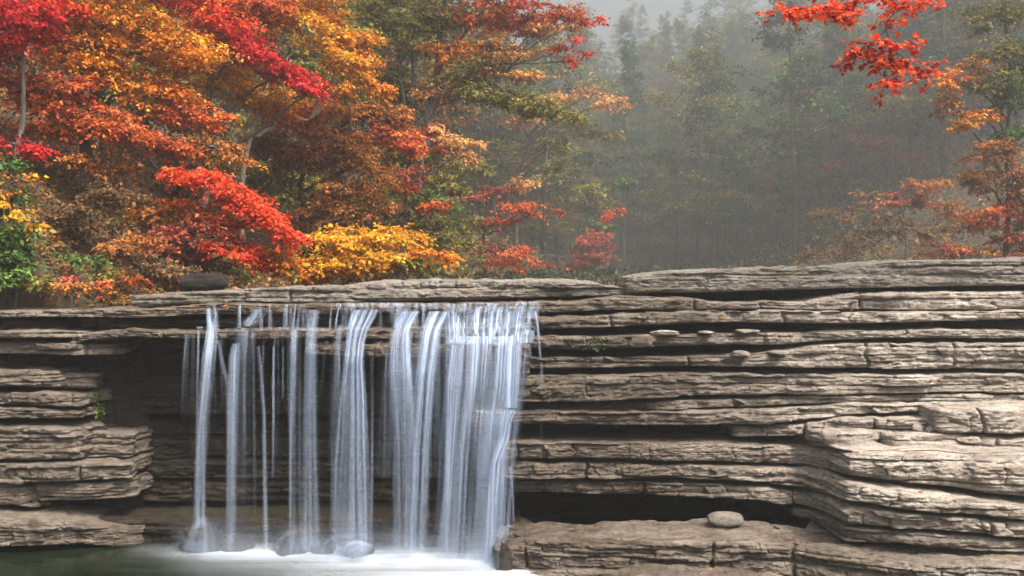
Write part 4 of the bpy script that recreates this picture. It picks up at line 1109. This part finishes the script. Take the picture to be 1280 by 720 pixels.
tree('shrub', 'green leafy shrub at the left edge of the picture above the ledge', 'shrub', (5, 15.6),
     [(12, 290, 15.3, 34, 22, 'GREEN'), (28, 325, 15.2, 30, 22, 'GREEN'), (-5, 345, 15.1, 40, 22, 'GREEN'), (8, 245, 15.4, 26, 16, 'GREEN'), (45, 352, 15.2, 24, 14, 'OLIVE'), (5, 205, 15.5, 22, 14, 'GREEN'), (-40, 270, 15.4, 40, 40, 'GREEN')],
     size=.075, r=.03)
tree('sapling', 'yellow leaved sapling in front of the green shrub at the left edge', 'sapling', (22, 15.2),
     [(18, 262, 15.0, 20, 12, 'GOLD'), (42, 274, 15.0, 16, 7, 'GOLD', -.4), (8, 240, 15.0, 14, 8, 'ORANGE'), (30, 222, 15.1, 12, 6, 'ORANGE')], size=.075, r=.015, cov=1.1)
# understory on the bank
US = [((110, 17.2), [(110, 265, 17, 52, 28, 'BROWN'), (80, 290, 16.8, 40, 22, 'BROWN'), (140, 240, 17.2, 40, 20, 'BROWN')], 'brown half-bare bush on the bank, left of the scarlet maple'),
      ((170, 16.6), [(170, 310, 16.4, 44, 18, 'RUSSET'), (200, 330, 16.3, 40, 14, 'BROWN'), (140, 320, 16.4, 40, 16, 'BROWN')], 'rusty bush on the bank below the scarlet maple'),
      ((120, 15.8), [(112, 328, 15.7, 22, 10, 'GREEN'), (134, 342, 15.6, 24, 8, 'OLIVE'), (95, 318, 15.8, 14, 8, 'GREEN')], 'small green bush low on the brown bank'),
      ((75, 15.5), [(75, 346, 15.3, 24, 9, 'DULLRED'), (150, 352, 15.3, 26, 8, 'ORRED'), (110, 360, 15.2, 40, 8, 'RUSSET')], 'dull red ground bush just above the left ledge'),
      ((300, 18.8), [(290, 335, 18.4, 40, 14, 'OLIVE'), (250, 325, 18.5, 36, 16, 'BROWN'), (340, 345, 18.3, 36, 10, 'OLIVE')], 'olive bush under the scarlet maple, behind the ledge')]
for b, s, lab in US:
    tree('bush', lab, 'bush', b, s, size=.07, r=.03, cov=1.5, group='bushes on the left bank')

# --- second rank on the left
tree('oak_tree', 'russet oak deep in the shade behind the big orange maple', 'tree', (120, 25),
     [(60, 60, 24, 60, 36, 'RUSSET'), (150, 90, 24.5, 60, 36, 'OLIVE'), (40, 140, 23.5, 60, 32, 'BROWN'), (120, 175, 23.5, 64, 30, 'RUSSET'), (200, 130, 24.5, 60, 36, 'OLIVE'), (210, 230, 23, 60, 26, 'BROWN'), (60, 210, 22.5, 60, 28, 'BROWN'), (150, 30, 25, 80, 44, 'OLIVE'), (0, 100, 24, 50, 40, 'BROWN')],
     size=.085, r=.16, cov=2.0)
tree('hickory_tree', 'olive tree with several thin leaning stems and an orange crown, in the upper middle', 'tree', (520, 29),
     [(520, 40, 28, 40, 40, 'OLIVE'), (560, 60, 28, 40, 26, 'ORANGE'), (600, 22, 28, 50, 24, 'ORRED'), (660, 20, 28, 46, 24, 'RED'), (712, 14, 28, 40, 14, 'ORRED'), (738, 24, 28, 22, 7, 'RED'), (690, 36, 28, 36, 10, 'PEACH'),
      (718, 58, 28, 26, 8, 'RED', -.1), (722, 76, 28, 13, 5, 'RED', -.4), (625, 58, 28, 46, 22, 'PEACH'), (580, 92, 28, 46, 20, 'OLIVE'), (640, 92, 28, 44, 14, 'PEACH'), (600, 118, 28, 46, 13, 'OLIVE'),
      (650, 124, 28, 52, 15, 'OLIVE', -.1), (690, 138, 28, 38, 11, 'OLIVE', -.1), (548, 20, 28, 34, 24, 'OLIVE'), (590, -30, 28, 130, 36, 'OLIVE'), (550, 110, 28, 34, 18, 'PEACH')],
     trunk=[(524, 300, 28.6), (530, 180, 28.2), (545, 100, 28), (556, 20, 28), (566, -30, 28)],
     stems=[[(528, 200, 28.3), (520, 130, 28.2), (516, 60, 28.2), (522, -20, 28.1)], [(530, 190, 28.3), (538, 135, 28), (555, 102, 28), (590, 98, 28), (618, 102, 28)], [(534, 150, 28.1), (553, 80, 28), (590, 30, 28), (620, -10, 28)],
            [(529, 195, 28.3), (545, 133, 28), (570, 122, 28), (600, 118, 28)], [(527, 210, 28.3), (508, 140, 28.2), (498, 60, 28.2)]], r=.11, size=.085, cov=1.9)
tree('oak_tree', 'dark olive oak in the shade behind the golden and scarlet maples', 'tree', (330, 28),
     [(300, 195, 27, 60, 30, 'OLIVE'), (360, 240, 27, 60, 30, 'OLIVE'), (260, 150, 27, 60, 30, 'OLIVE'), (400, 110, 27, 60, 34, 'OLIVE'), (340, 290, 27, 60, 26, 'BROWN'), (290, 250, 27, 60, 30, 'BROWN'), (450, 60, 27.5, 50, 40, 'OLIVE'), (350, 60, 27.5, 70, 50, 'OLIVE'), (250, 60, 27.5, 70, 60, 'RUSSET')],
     size=.09, r=.16, cov=2.0)
tree('oak_tree', 'olive green oak in the middle left, behind the rusty beech', 'tree', (470, 30),
     [(480, 250, 28.5, 56, 26, 'OLIVE'), (520, 285, 28.5, 50, 22, 'OLIVE'), (440, 290, 28.5, 50, 24, 'OLIVE'), (490, 110, 29, 44, 40, 'OLIVE'), (470, 20, 29, 50, 50, 'OLIVE'), (540, 250, 28.6, 40, 20, 'GREEN'), (560, 300, 28.6, 36, 20, 'OLIVE'), (500, 200, 29, 50, 36, 'OLIVE'), (420, 340, 28, 70, 18, 'BROWN'), (520, 332, 28, 60, 16, 'OLIVE')],
     size=.09, r=.14, cov=2.0)
tree('maple_tree', 'orange red maple with flat tiers in the middle, just left of the misty gap', 'tree', (500, 27),
     [(505, 165, 26, 36, 12, 'DULLRED'), (530, 185, 26, 34, 10, 'ORRED', -.15), (565, 168, 26, 34, 9, 'PEACH', -.2), (580, 190, 26, 26, 9, 'PEACH', -.3), (510, 212, 26, 42, 11, 'DULLRED'), (470, 180, 26.2, 30, 14, 'DULLRED'), (495, 235, 26, 30, 8, 'ORRED'), (545, 258, 26, 34, 7, 'ORRED'), (560, 232, 26.2, 34, 14, 'OLIVE')],
     size=.085, r=.09, cov=2.2)
tree('maple_tree', 'faint orange maple with flat boughs beside the mist, over the middle slab', 'tree', (605, 45),
     [(640, 258, 44.0, 36, 8, 'ORRED'), (672, 262, 44.0, 28, 7, 'ORRED', -.1), (610, 242, 44.0, 32, 10, 'DULLRED'), (620, 278, 44.0, 30, 8, 'RED'), (650, 230, 44.5, 30, 8, 'PEACH'), (590, 210, 44.4, 32, 16, 'OLIVE'), (585, 280, 44.3, 40, 22, 'OLIVE'), (600, 318, 44.0, 40, 16, 'DULLRED'), (640, 322, 43.3, 30, 16, 'ORRED'), (570, 330, 42.6, 40, 14, 'OLIVE')],
     size=.125, r=.11, cov=2.1)
tree('ash_tree', 'pale yellow tree with a dark leaning trunk, half lost in the mist', 'tree', (640, 62),
     [(700, 120, 60.0, 36, 10, 'PEACH'), (745, 118, 60.0, 34, 8, 'PEACH', -.1), (760, 132, 60.0, 24, 7, 'PEACH'), (715, 148, 60.0, 36, 10, 'OLIVE'), (690, 180, 60.0, 24, 12, 'OLIVE'), (745, 165, 60.0, 30, 10, 'OLIVE'), (692, 205, 60.0, 20, 9, 'OLIVE'), (660, 150, 60.0, 30, 9, 'PEACH'), (640, 130, 60.6, 40, 14, 'OLIVE')],
     trunk=[(648, 260, 61.9), (652, 205, 60.9), (664, 168, 60.3), (690, 140, 60.0), (706, 112, 60.0)], size=.16, r=.16, cov=2.0)
tree('dogwood_tree', 'dull red small tree low in the mist, above the right end of the middle slab', 'tree', (725, 72),
     [(735, 325, 70.0, 36, 16, 'DULLRED'), (695, 335, 70.0, 36, 14, 'DULLRED'), (768, 268, 70.0, 14, 7, 'RED'), (750, 300, 70.0, 26, 12, 'DULLRED'), (660, 330, 68.4, 26, 16, 'ORRED')], size=.2, r=.1, cov=1.8)
tree('birch_tree', 'slim grey green tree standing in the mist right of the yellow tree', 'tree', (745, 88),
     [(735, 235, 85.0, 36, 10, 'OLIVE'), (750, 258, 85.0, 30, 10, 'OLIVE'), (720, 215, 85.0, 26, 10, 'OLIVE'), (765, 225, 85.0, 30, 12, 'GREEN'), (740, 285, 85.0, 30, 12, 'GREEN')], size=.23, r=.13, cov=1.8)

# --- right bank
tree('maple_tree', 'orange and green maple at the right edge of the picture', 'tree', (1262, 34),
     [(1215, 82, 33, 34, 14, 'ORANGE', .3), (1200, 104, 33, 28, 11, 'ORANGE'), (1240, 100, 33, 34, 16, 'OLIVE'), (1205, 152, 33, 20, 14, 'GOLD'), (1232, 145, 33, 26, 16, 'ORANGE'), (1262, 118, 33, 30, 22, 'GREEN'), (1275, 165, 33, 28, 20, 'GREEN'),
      (1245, 62, 33, 34, 18, 'OLIVE'), (1290, 80, 33, 34, 40, 'GREEN'), (1240, 190, 33, 36, 22, 'RUSSET'), (1268, 225, 33, 36, 24, 'RUSSET'), (1225, 225, 33, 30, 18, 'RUSSET'), (1190, 130, 33.2, 22, 14, 'RUSSET'), (1250, 270, 33, 40, 20, 'ORRED'), (1215, 275, 33, 22, 12, 'ORRED'),
      (1300, 250, 33, 40, 60, 'RUSSET'), (1245, 20, 33.4, 40, 26, 'OLIVE'), (1275, -30, 33.4, 60, 30, 'OLIVE')], size=.105, r=.13, cov=1.7)
RB = [((1130, 46), [(1130, 250, 45, 40, 18, 'DULLRED'), (1160, 225, 45, 34, 14, 'RUSSET'), (1110, 285, 45, 40, 18, 'BROWN'), (1085, 240, 45, 24, 8, 'BROWN')], 'wispy rusty bush on the right bank, left of its neighbours'),
      ((1190, 44), [(1180, 290, 43, 44, 18, 'BROWN'), (1200, 262, 43, 36, 14, 'RUSSET'), (1170, 312, 43, 40, 12, 'ORRED'), (1220, 312, 43, 40, 12, 'BROWN')], 'brown bush on the right bank, under the orange and green maple'),
      ((1290, 42.5), [(1275, 305, 33, 40, 18, 'ORRED'), (1250, 318, 33, 40, 12, 'RUSSET'), (1300, 290, 33, 40, 22, 'RUSSET')], 'red brown bush at the right edge, low on the bank'),
      ((1070, 53), [(1075, 300, 52, 40, 18, 'BROWN'), (1050, 265, 52, 36, 12, 'BROWN'), (1040, 318, 52, 44, 12, 'BROWN')], 'dim brown bush in the mist above the right capping slab')]
for b, s, lab in RB:
    tree('bush', lab, 'bush', b, s, size=.13, r=.05, cov=1.2, group='bushes on the right bank')

# --- red maple whose bough hangs into the picture from the upper right
SEED[0] += 17
rt = np.array([9.2, 15.9, 0.0]); rt[2] = float(ground_z(np.array([9.2]), np.array([15.9]))[0]) - 0.1
hm = empty('maple_tree', rt, 'red maple on the right cliff, one scarlet bough hanging in from the upper right', 'tree')
tb = Tubes()
tb.add([rt, rt + [0, 0, 3], rt + [-.3, -.3, 6.2], rt + [-.4, -.3, 8.5]], .17, .06, 10, wob=.1, seed=3)
tb.build('trunk', M_BARK, hm)
fork = rt + np.array([-.25, -.25, 5.0])
tip0 = at(1135, -8, 9.6)
lb = Tubes()
lb.add([fork, [6.9, 12.9, 8.6], [4.9, 10.6, 7.7], tip0], .06, .016, 7, wob=.08, seed=6)
lb.add([tip0, at(1122, 12, 9.5), at(1106, 30, 9.45), at(1109, 44, 9.4), at(1118, 62, 9.35), at(1128, 84, 9.3)], .010, .004, 5)
lb.add([at(1108, 36, 9.42), at(1092, 54, 9.4), at(1074, 66, 9.38)], .006, .003, 4)
lb.add([at(1114, 58, 9.36), at(1108, 84, 9.34), at(1102, 104, 9.33)], .006, .003, 4)
lb.add([at(1120, 66, 9.35), at(1146, 80, 9.3), at(1164, 88, 9.3)], .006, .003, 4)
lb.add([tip0, at(1090, -6, 9.5), at(1040, 2, 9.4), at(985, 14, 9.3)], .010, .003, 5)
lb.add([tip0, at(1160, -4, 9.5), at(1180, 3, 9.4)], .006, .003, 4)
lb.build('branch', M_BARK, hm)
lv = Leaves()
for i, (px, py, rx, ry, nn) in enumerate([(985, 14, 20, 7, 60), (1015, 12, 28, 9, 120), (1045, 14, 26, 10, 110), (1075, 5, 28, 9, 90), (1150, 2, 30, 6, 90), (1110, 26, 12, 8, 26), (1120, 8, 14, 8, 24),
                                          (1082, 58, 24, 9, 84), (1065, 70, 16, 7, 44), (1098, 50, 12, 8, 34), (1112, 76, 16, 9, 62), (1135, 78, 18, 9, 66), (1158, 86, 15, 7, 50), (1104, 104, 17, 7, 58), (1122, 62, 10, 8, 26), (1144, 56, 10, 6, 16), (1085, -20, 90, 14, 240)]):
    k = 9.35 / FPX
    lv.spray(at(px, py, 9.4), (rx * k * .8, rx * k * .7, ry * k * .8), int(nn * 1.5), .052, 'RED', 0, 9000 + i, plates=6, flat=.4)
for i, q in enumerate([(6.2, 10.8, 9.6), (7.6, 10.0, 10.4), (8.6, 11.6, 9.8), (7.2, 12.4, 11.0), (9.2, 13.6, 10.8), (9.6, 10.8, 11.6), (8.4, 15.2, 11.4)]):  # unseen upper crown, added to cast shade on the middle of the cliff
    lv.spray(np.array(q), (1.2, 1.1, .55), 420, .10, 'RED', 0, 9100 + i, plates=10, flat=.3)
    lb2 = Tubes()
    lb2.add([rt + np.array([-.35, -.3, 5.8 + .2 * i]), (rt + np.array([0, 0, 7.0])) * .45 + np.array(q) * .55, np.array(q)], .05, .012, 6, wob=.08, seed=40 + i)
    lb2.build('branch', M_BARK, hm)
lv.build('crown', M_LEAF, hm, star=True)

# --- far hillside, half hidden in the mist
def proto(pal, h, w, n, size, seed, conic=False):
    SEED[0] += 1
    rng = np.random.default_rng(seed)
    root = bpy.data.objects.new('forest_tree', None); COL.objects.link(root)
    tb = Tubes()
    ln = tb.add([(0, 0, -.4), (.1, 0, h * .5), (rng.normal() * .3, rng.normal() * .3, h * .93)], .2, .03, 6, wob=.12, seed=seed)
    for _ in range(9):
        i = rng.integers(len(ln) // 3, len(ln) - 1); a = rng.uniform(0, 6.28); q = w * rng.uniform(.4, .8)
        tb.add([ln[i], ln[i] + np.array([math.cos(a) * q * .5, math.sin(a) * q * .5, .5]), ln[i] + np.array([math.cos(a) * q, math.sin(a) * q, 1.0])], .05, .015, 4, sub=3)
    tb.build('trunk', M_DBARK, root)
    lv = Leaves()
    nc = 13
    for i in range(nc):
        f = (i + .5) / nc
        z = h * (.22 + .75 * f)
        rw = w * ((1 - f) * .9 + .12 if conic else (math.sin(math.pi * (.18 + .78 * f)) ** .8))
        a = rng.uniform(0, 6.28); q = rw * rng.uniform(.15, .65)
        lv.spray((math.cos(a) * q, math.sin(a) * q, z), (rw * .7, rw * .7, h * .07), n // nc, size, pal[rng.integers(len(pal))], 0, seed * 50 + i)
    lv.build('crown', M_LEAF, root)
    return root


PR = [(['DARK', 'OLIVE'], 16, 4.3, 8500, .19, 31, False, 'dusky olive tree standing in the mist up the valley'),
      (['DARK', 'GREEN', 'DARK'], 20, 4.0, 9000, .18, 32, True, 'dark green pointed tree standing in the mist up the valley'),
      (['RUSSET', 'BROWN', 'DARK'], 14, 4.4, 8000, .19, 33, False, 'dim russet tree standing in the mist up the valley'),
      (['OLIVE', 'GREEN', 'DARK'], 18, 4.9, 9000, .19, 34, False, 'grey green broad tree standing in the mist up the valley'),
      (['BROWN', 'OLIVE', 'DULLRED'], 12, 3.8, 7000, .18, 35, False, 'small brownish red tree standing in the mist up the valley')]
protos = [proto(*p[:7]) for p in PR]
rng = np.random.default_rng(99)
spots = []


def scatter(count, dr, pr, gap, keep):
    tries = 0; got = 0
    while got < count and tries < 30000:
        tries += 1
        dd = rng.uniform(*dr); px_ = rng.uniform(*pr)
        x_ = (px_ - 640) / FPX * dd
        if not keep(x_, dd, px_) or any((x_ - a_) ** 2 + (dd - b_) ** 2 < gap * gap for a_, b_, _ in spots):
            continue
        spots.append((x_, dd, px_)); got += 1


scatter(112, (80, 200), (835, 1420), 4.0, lambda x, y, p: p > 870 or y > 120)
scatter(62, (125, 230), (650, 1010), 4.0, lambda x, y, p: True)
scatter(22, (240, 350), (660, 960), 5.0, lambda x, y, p: True)
scatter(28, (80, 140), (540, 735), 3.6, lambda x, y, p: x < float(foot_left(y)) + .4)
scatter(14, (20, 44), (-620, -90), 2.6, lambda x, y, p: True)
scatter(52, (40, 95), (-80, 560), 3.6, lambda x, y, p: x < float(foot_left(y)) - 1.5)
used = set()
for i, (x, d, px) in enumerate(spots):
    w = [.22, .24, .14, .26, .14] if px > 560 else [.30, .06, .26, .18, .20]
    k = int(rng.choice(5, p=w))
    src = protos[k]
    if k not in used:
        r_ = src; used.add(k)
    else:
        r_ = src.copy(); COL.objects.link(r_)
        for ch in list(src.children):
            c_ = ch.copy(); COL.objects.link(c_); c_.parent = r_
    z = float(ground_z(np.array([x]), np.array([d]))[0])
    r_.location = (x, d, z)
    r_.rotation_euler = (0, 0, rng.uniform(0, 6.28))
    s = rng.uniform(.85, 1.4) * (1.15 if px > 600 else 1.0)
    r_.scale = (s * rng.uniform(.9, 1.15), s * rng.uniform(.9, 1.15), s)
    tag(r_, PR[k][7], 'tree', 'misty trees up the valley, ' + ['olive', 'pointed green', 'russet', 'broad grey green', 'small brownish'][k])

# --- low growth under the trees, one mass
ug = Leaves()
n = 90000
yy = 15 + 152 * RNG.random(n) ** 1.7
side_ = RNG.random(n) < .5
off_ = 50 * RNG.random(n) ** 1.6
xx = np.where(side_, foot_left(yy) + .4 - off_, foot_right(yy) - .4 + off_)
far_ = yy > 90
far_ = yy > 27
xx = np.where(far_ & (RNG.random(n) < .28), foot_left(yy) + (foot_right(yy) - foot_left(yy)) * RNG.random(n), xx)
mid_ = (xx > foot_left(yy) + .3) & (xx < foot_right(yy) - .3)
clump = np.clip(.55 + .9 * fbm(xx * .45, yy * .45, seed=44, oct=3), 0.03, 1.4) * np.where(mid_, .3, 1.0)
zz = ground_z(xx, yy) + clump * RNG.random(n) * np.clip(.25 + (yy - 17) / 22, .25, 2.2)
pls = np.array(PAL['BROWN'] + PAL['DARK'] + PAL['OLIVE'] + PAL['RUSSET'][2:])
ug.P.append(np.stack([xx, yy, zz], -1))
A = RNG.normal(size=(n, 3)); A[:, 2] *= .6; A /= np.linalg.norm(A, axis=1)[:, None]
ug.A.append(A); ug.N.append(np.stack([RNG.normal(0, .6, n), RNG.normal(-.3, .6, n), np.ones(n)], -1))
ug.L.append(np.clip(.0045 * yy, .09, .5) * np.exp(RNG.normal(0, .25, n))); dk = np.array(PAL['DARK'] + PAL['BROWN'][2:3])
ug.C.append(np.where(mid_[:, None], dk[RNG.integers(0, len(dk), n)] * .7, pls[RNG.integers(0, len(pls), n)]) * np.exp(RNG.normal(0, .3, (n, 1))))
tag(ug.build('undergrowth', M_LEAF, None), 'low brown and olive growth covering the slopes under the trees', kind='stuff')

# --- fallen leaves on the bank
lf = Leaves()
n = 64000
yy = 14.75 + 13 * RNG.random(n) ** 1.6
xx = foot_left(yy) + 0.5 - 14 * RNG.random(n) ** 1.5
zz = ground_z(xx, yy) + 0.02 + 0.05 * RNG.random(n)
pls = np.array(PAL['BROWN'] + PAL['BROWN'] + PAL['RUSSET'] + PAL['OLIVE'] + PAL['DULLRED'][:1])
lf.P.append(np.stack([xx, yy, zz], -1))
A = RNG.normal(size=(n, 3)); A[:, 2] *= .5; A /= np.linalg.norm(A, axis=1)[:, None]
lf.A.append(A); lf.N.append(np.stack([RNG.normal(0, .5, n), RNG.normal(-.3, .5, n), np.ones(n)], -1))
lf.L.append(.07 * np.exp(RNG.normal(0, .3, n))); lf.C.append(pls[RNG.integers(0, len(pls), n)] * np.exp(RNG.normal(0, .3, (n, 1))))
tag(lf.build('leaf_litter', M_LEAF, None), 'brown and rusty fallen leaves covering the bank above the left ledge', kind='stuff')

# --- moss tuft left of the fall and fern in the cliff
def tuft(name, c, rad, n, size, pal, label, cat, seed):
    root = empty(name, c, label, cat)
    lv = Leaves()
    lv.spray(c, rad, n, size, pal, 0, seed, plates=8, flat=.5)
    lv.build('fronds', M_LEAF, root)
    tb = Tubes()
    for i in range(5):
        tb.add([np.array(c) + [0, rad[1], -rad[2] * .6], np.array(c) + [random.uniform(-.5, .5) * rad[0], 0, random.uniform(-.2, .6) * rad[2]]], .004, .002, 4)
    tb.build('stem', M_BARK, root)


tuft('fern', at(747, 426, 13.85), (.07, .05, .10), 110, .04, 'DARK', 'small dark fern tuft growing from the cliff right of the fall', 'fern', 5)
tuft('moss_tuft', at(112, 495, 14.75), (.18, .10, .28), 520, .035, 'GREEN', 'green mossy tuft on the dark wall left of the fall', 'moss', 6)

# ------------------------------------------------------------------ a few leaves blown onto the rock
bpy.context.view_layer.update()
dg = bpy.context.evaluated_depsgraph_get()
pts = []
rl = np.random.default_rng(5)
for _ in range(900):
    x_ = rl.uniform(-7.5, 8.2); y_ = rl.uniform(12.4, 15.6)
    if rl.random() < .6 and -4.6 < x_ < .6:
        continue
    hit, loc, nor, idx, ob, mt = SC.ray_cast(dg, (x_, y_, 4.6 if y_ > 13.7 else 1.5), (0, 0, -1))
    if hit and nor.z > .6 and ob.parent is not None and ob.name.startswith('rock_layer') or (hit and ob.name.startswith('capping_slab')):
        pts.append((loc.x, loc.y, loc.z + .012))
    if len(pts) > 260:
        break
fl_ = Leaves()
n = len(pts)
fl_.P.append(np.array(pts)); A = rl.normal(size=(n, 3)); A[:, 2] *= .25; A /= np.linalg.norm(A, axis=1)[:, None]
fl_.A.append(A); fl_.N.append(np.stack([rl.normal(0, .3, n), rl.normal(0, .3, n), np.ones(n)], -1))
pl_ = np.array(PAL['RUSSET'] + PAL['ORANGE'][:2] + PAL['BROWN'] + PAL['DULLRED'])
fl_.L.append(rl.uniform(.035, .075, n)); fl_.C.append(pl_[rl.integers(0, len(pl_), n)])
tag(fl_.build('fallen_leaves', M_LEAF, None), 'scattered small rusty leaves lying on the rock ledges', kind='stuff')

# ------------------------------------------------------------------ air, light, camera
HZ = dict(density=0.0050, col=(0.43, 0.45, 0.45))
m, nt, N, L, out = new_mat('valley_mist')
pv = N.new('ShaderNodeVolumePrincipled')
pv.inputs['Color'].default_value = (*HZ['col'], 1)
pv.inputs['Density'].default_value = HZ['density']
pv.inputs['Anisotropy'].default_value = 0.5
L.new(pv.outputs[0], out.inputs['Volume'])
x0, x1, y0, y1, z0, z1 = -262, 262, -31, 422, -2.2, 118
V = [(x, y, z) for z in (z0, z1) for y in (y0, y1) for x in (x0, x1)]
Q = [(0, 2, 3, 1), (4, 5, 7, 6), (0, 1, 5, 4), (2, 6, 7, 3), (0, 4, 6, 2), (1, 3, 7, 5)]
o = mesh_obj('haze', V, quads=Q, mat=m, smooth=False)
tag(o, 'pale mist filling the wooded valley behind the waterfall', kind='stuff')

SUN_EL, SUN_AZ = 51.0, 136.0      # azimuth clockwise from +Y: behind the lens, to the right
w = bpy.data.worlds.new('World'); SC.world = w
w.use_nodes = True
nt = w.node_tree; nt.nodes.clear()
sky = nt.nodes.new('ShaderNodeTexSky'); sky.sky_type = 'NISHITA'
sky.sun_disc = False
sky.sun_elevation = R(SUN_EL); sky.sun_rotation = R(SUN_AZ)
sky.dust_density = 7.0; sky.air_density = 1.0; sky.ozone_density = 1.0
hs = nt.nodes.new('ShaderNodeHueSaturation'); hs.inputs['Saturation'].default_value = 0.35
bg = nt.nodes.new('ShaderNodeBackground'); bg.inputs['Strength'].default_value = .07
wo = nt.nodes.new('ShaderNodeOutputWorld')
nt.links.new(sky.outputs[0], hs.inputs['Color']); nt.links.new(hs.outputs[0], bg.inputs['Color']); nt.links.new(bg.outputs[0], wo.inputs['Surface'])

sl = bpy.data.lights.new('sun', 'SUN'); sl.energy = 1.5; sl.angle = R(16); sl.color = (1.0, 0.92, 0.82)
so = bpy.data.objects.new('sun', sl); COL.objects.link(so)
so.rotation_euler = (R(90 - SUN_EL), 0, R(180 - SUN_AZ) + math.pi)
# direction check: light travels along -Z of the lamp
from mathutils import Vector
dv = Vector((-math.sin(R(SUN_AZ)) * math.cos(R(SUN_EL)), -math.cos(R(SUN_AZ)) * math.cos(R(SUN_EL)), -math.sin(R(SUN_EL))))
so.rotation_euler = dv.to_track_quat('-Z', 'Y').to_euler()

cam = bpy.data.cameras.new('camera'); co = bpy.data.objects.new('camera', cam); COL.objects.link(co)
cam.sensor_width = 36.0; cam.lens = 36.0 * FPX / 1280.0
cam.shift_y = -(360.0 - HOR) / 1280.0
cam.clip_start = 0.1; cam.clip_end = 1000
co.location = (0, 0, CAMZ); co.rotation_euler = (R(90), 0, 0)
SC.camera = co

SC.view_settings.view_transform = 'Standard'; SC.view_settings.look = 'None'
SC.view_settings.gamma = 1.0; SC.view_settings.exposure = 2.8
SC.render.engine = 'CYCLES'
c = SC.cycles
c.use_denoising = True
c.max_bounces = 8; c.diffuse_bounces = 3; c.glossy_bounces = 2; c.transmission_bounces = 2
c.transparent_max_bounces = 24; c.volume_bounces = 1
c.sample_clamp_indirect = 6
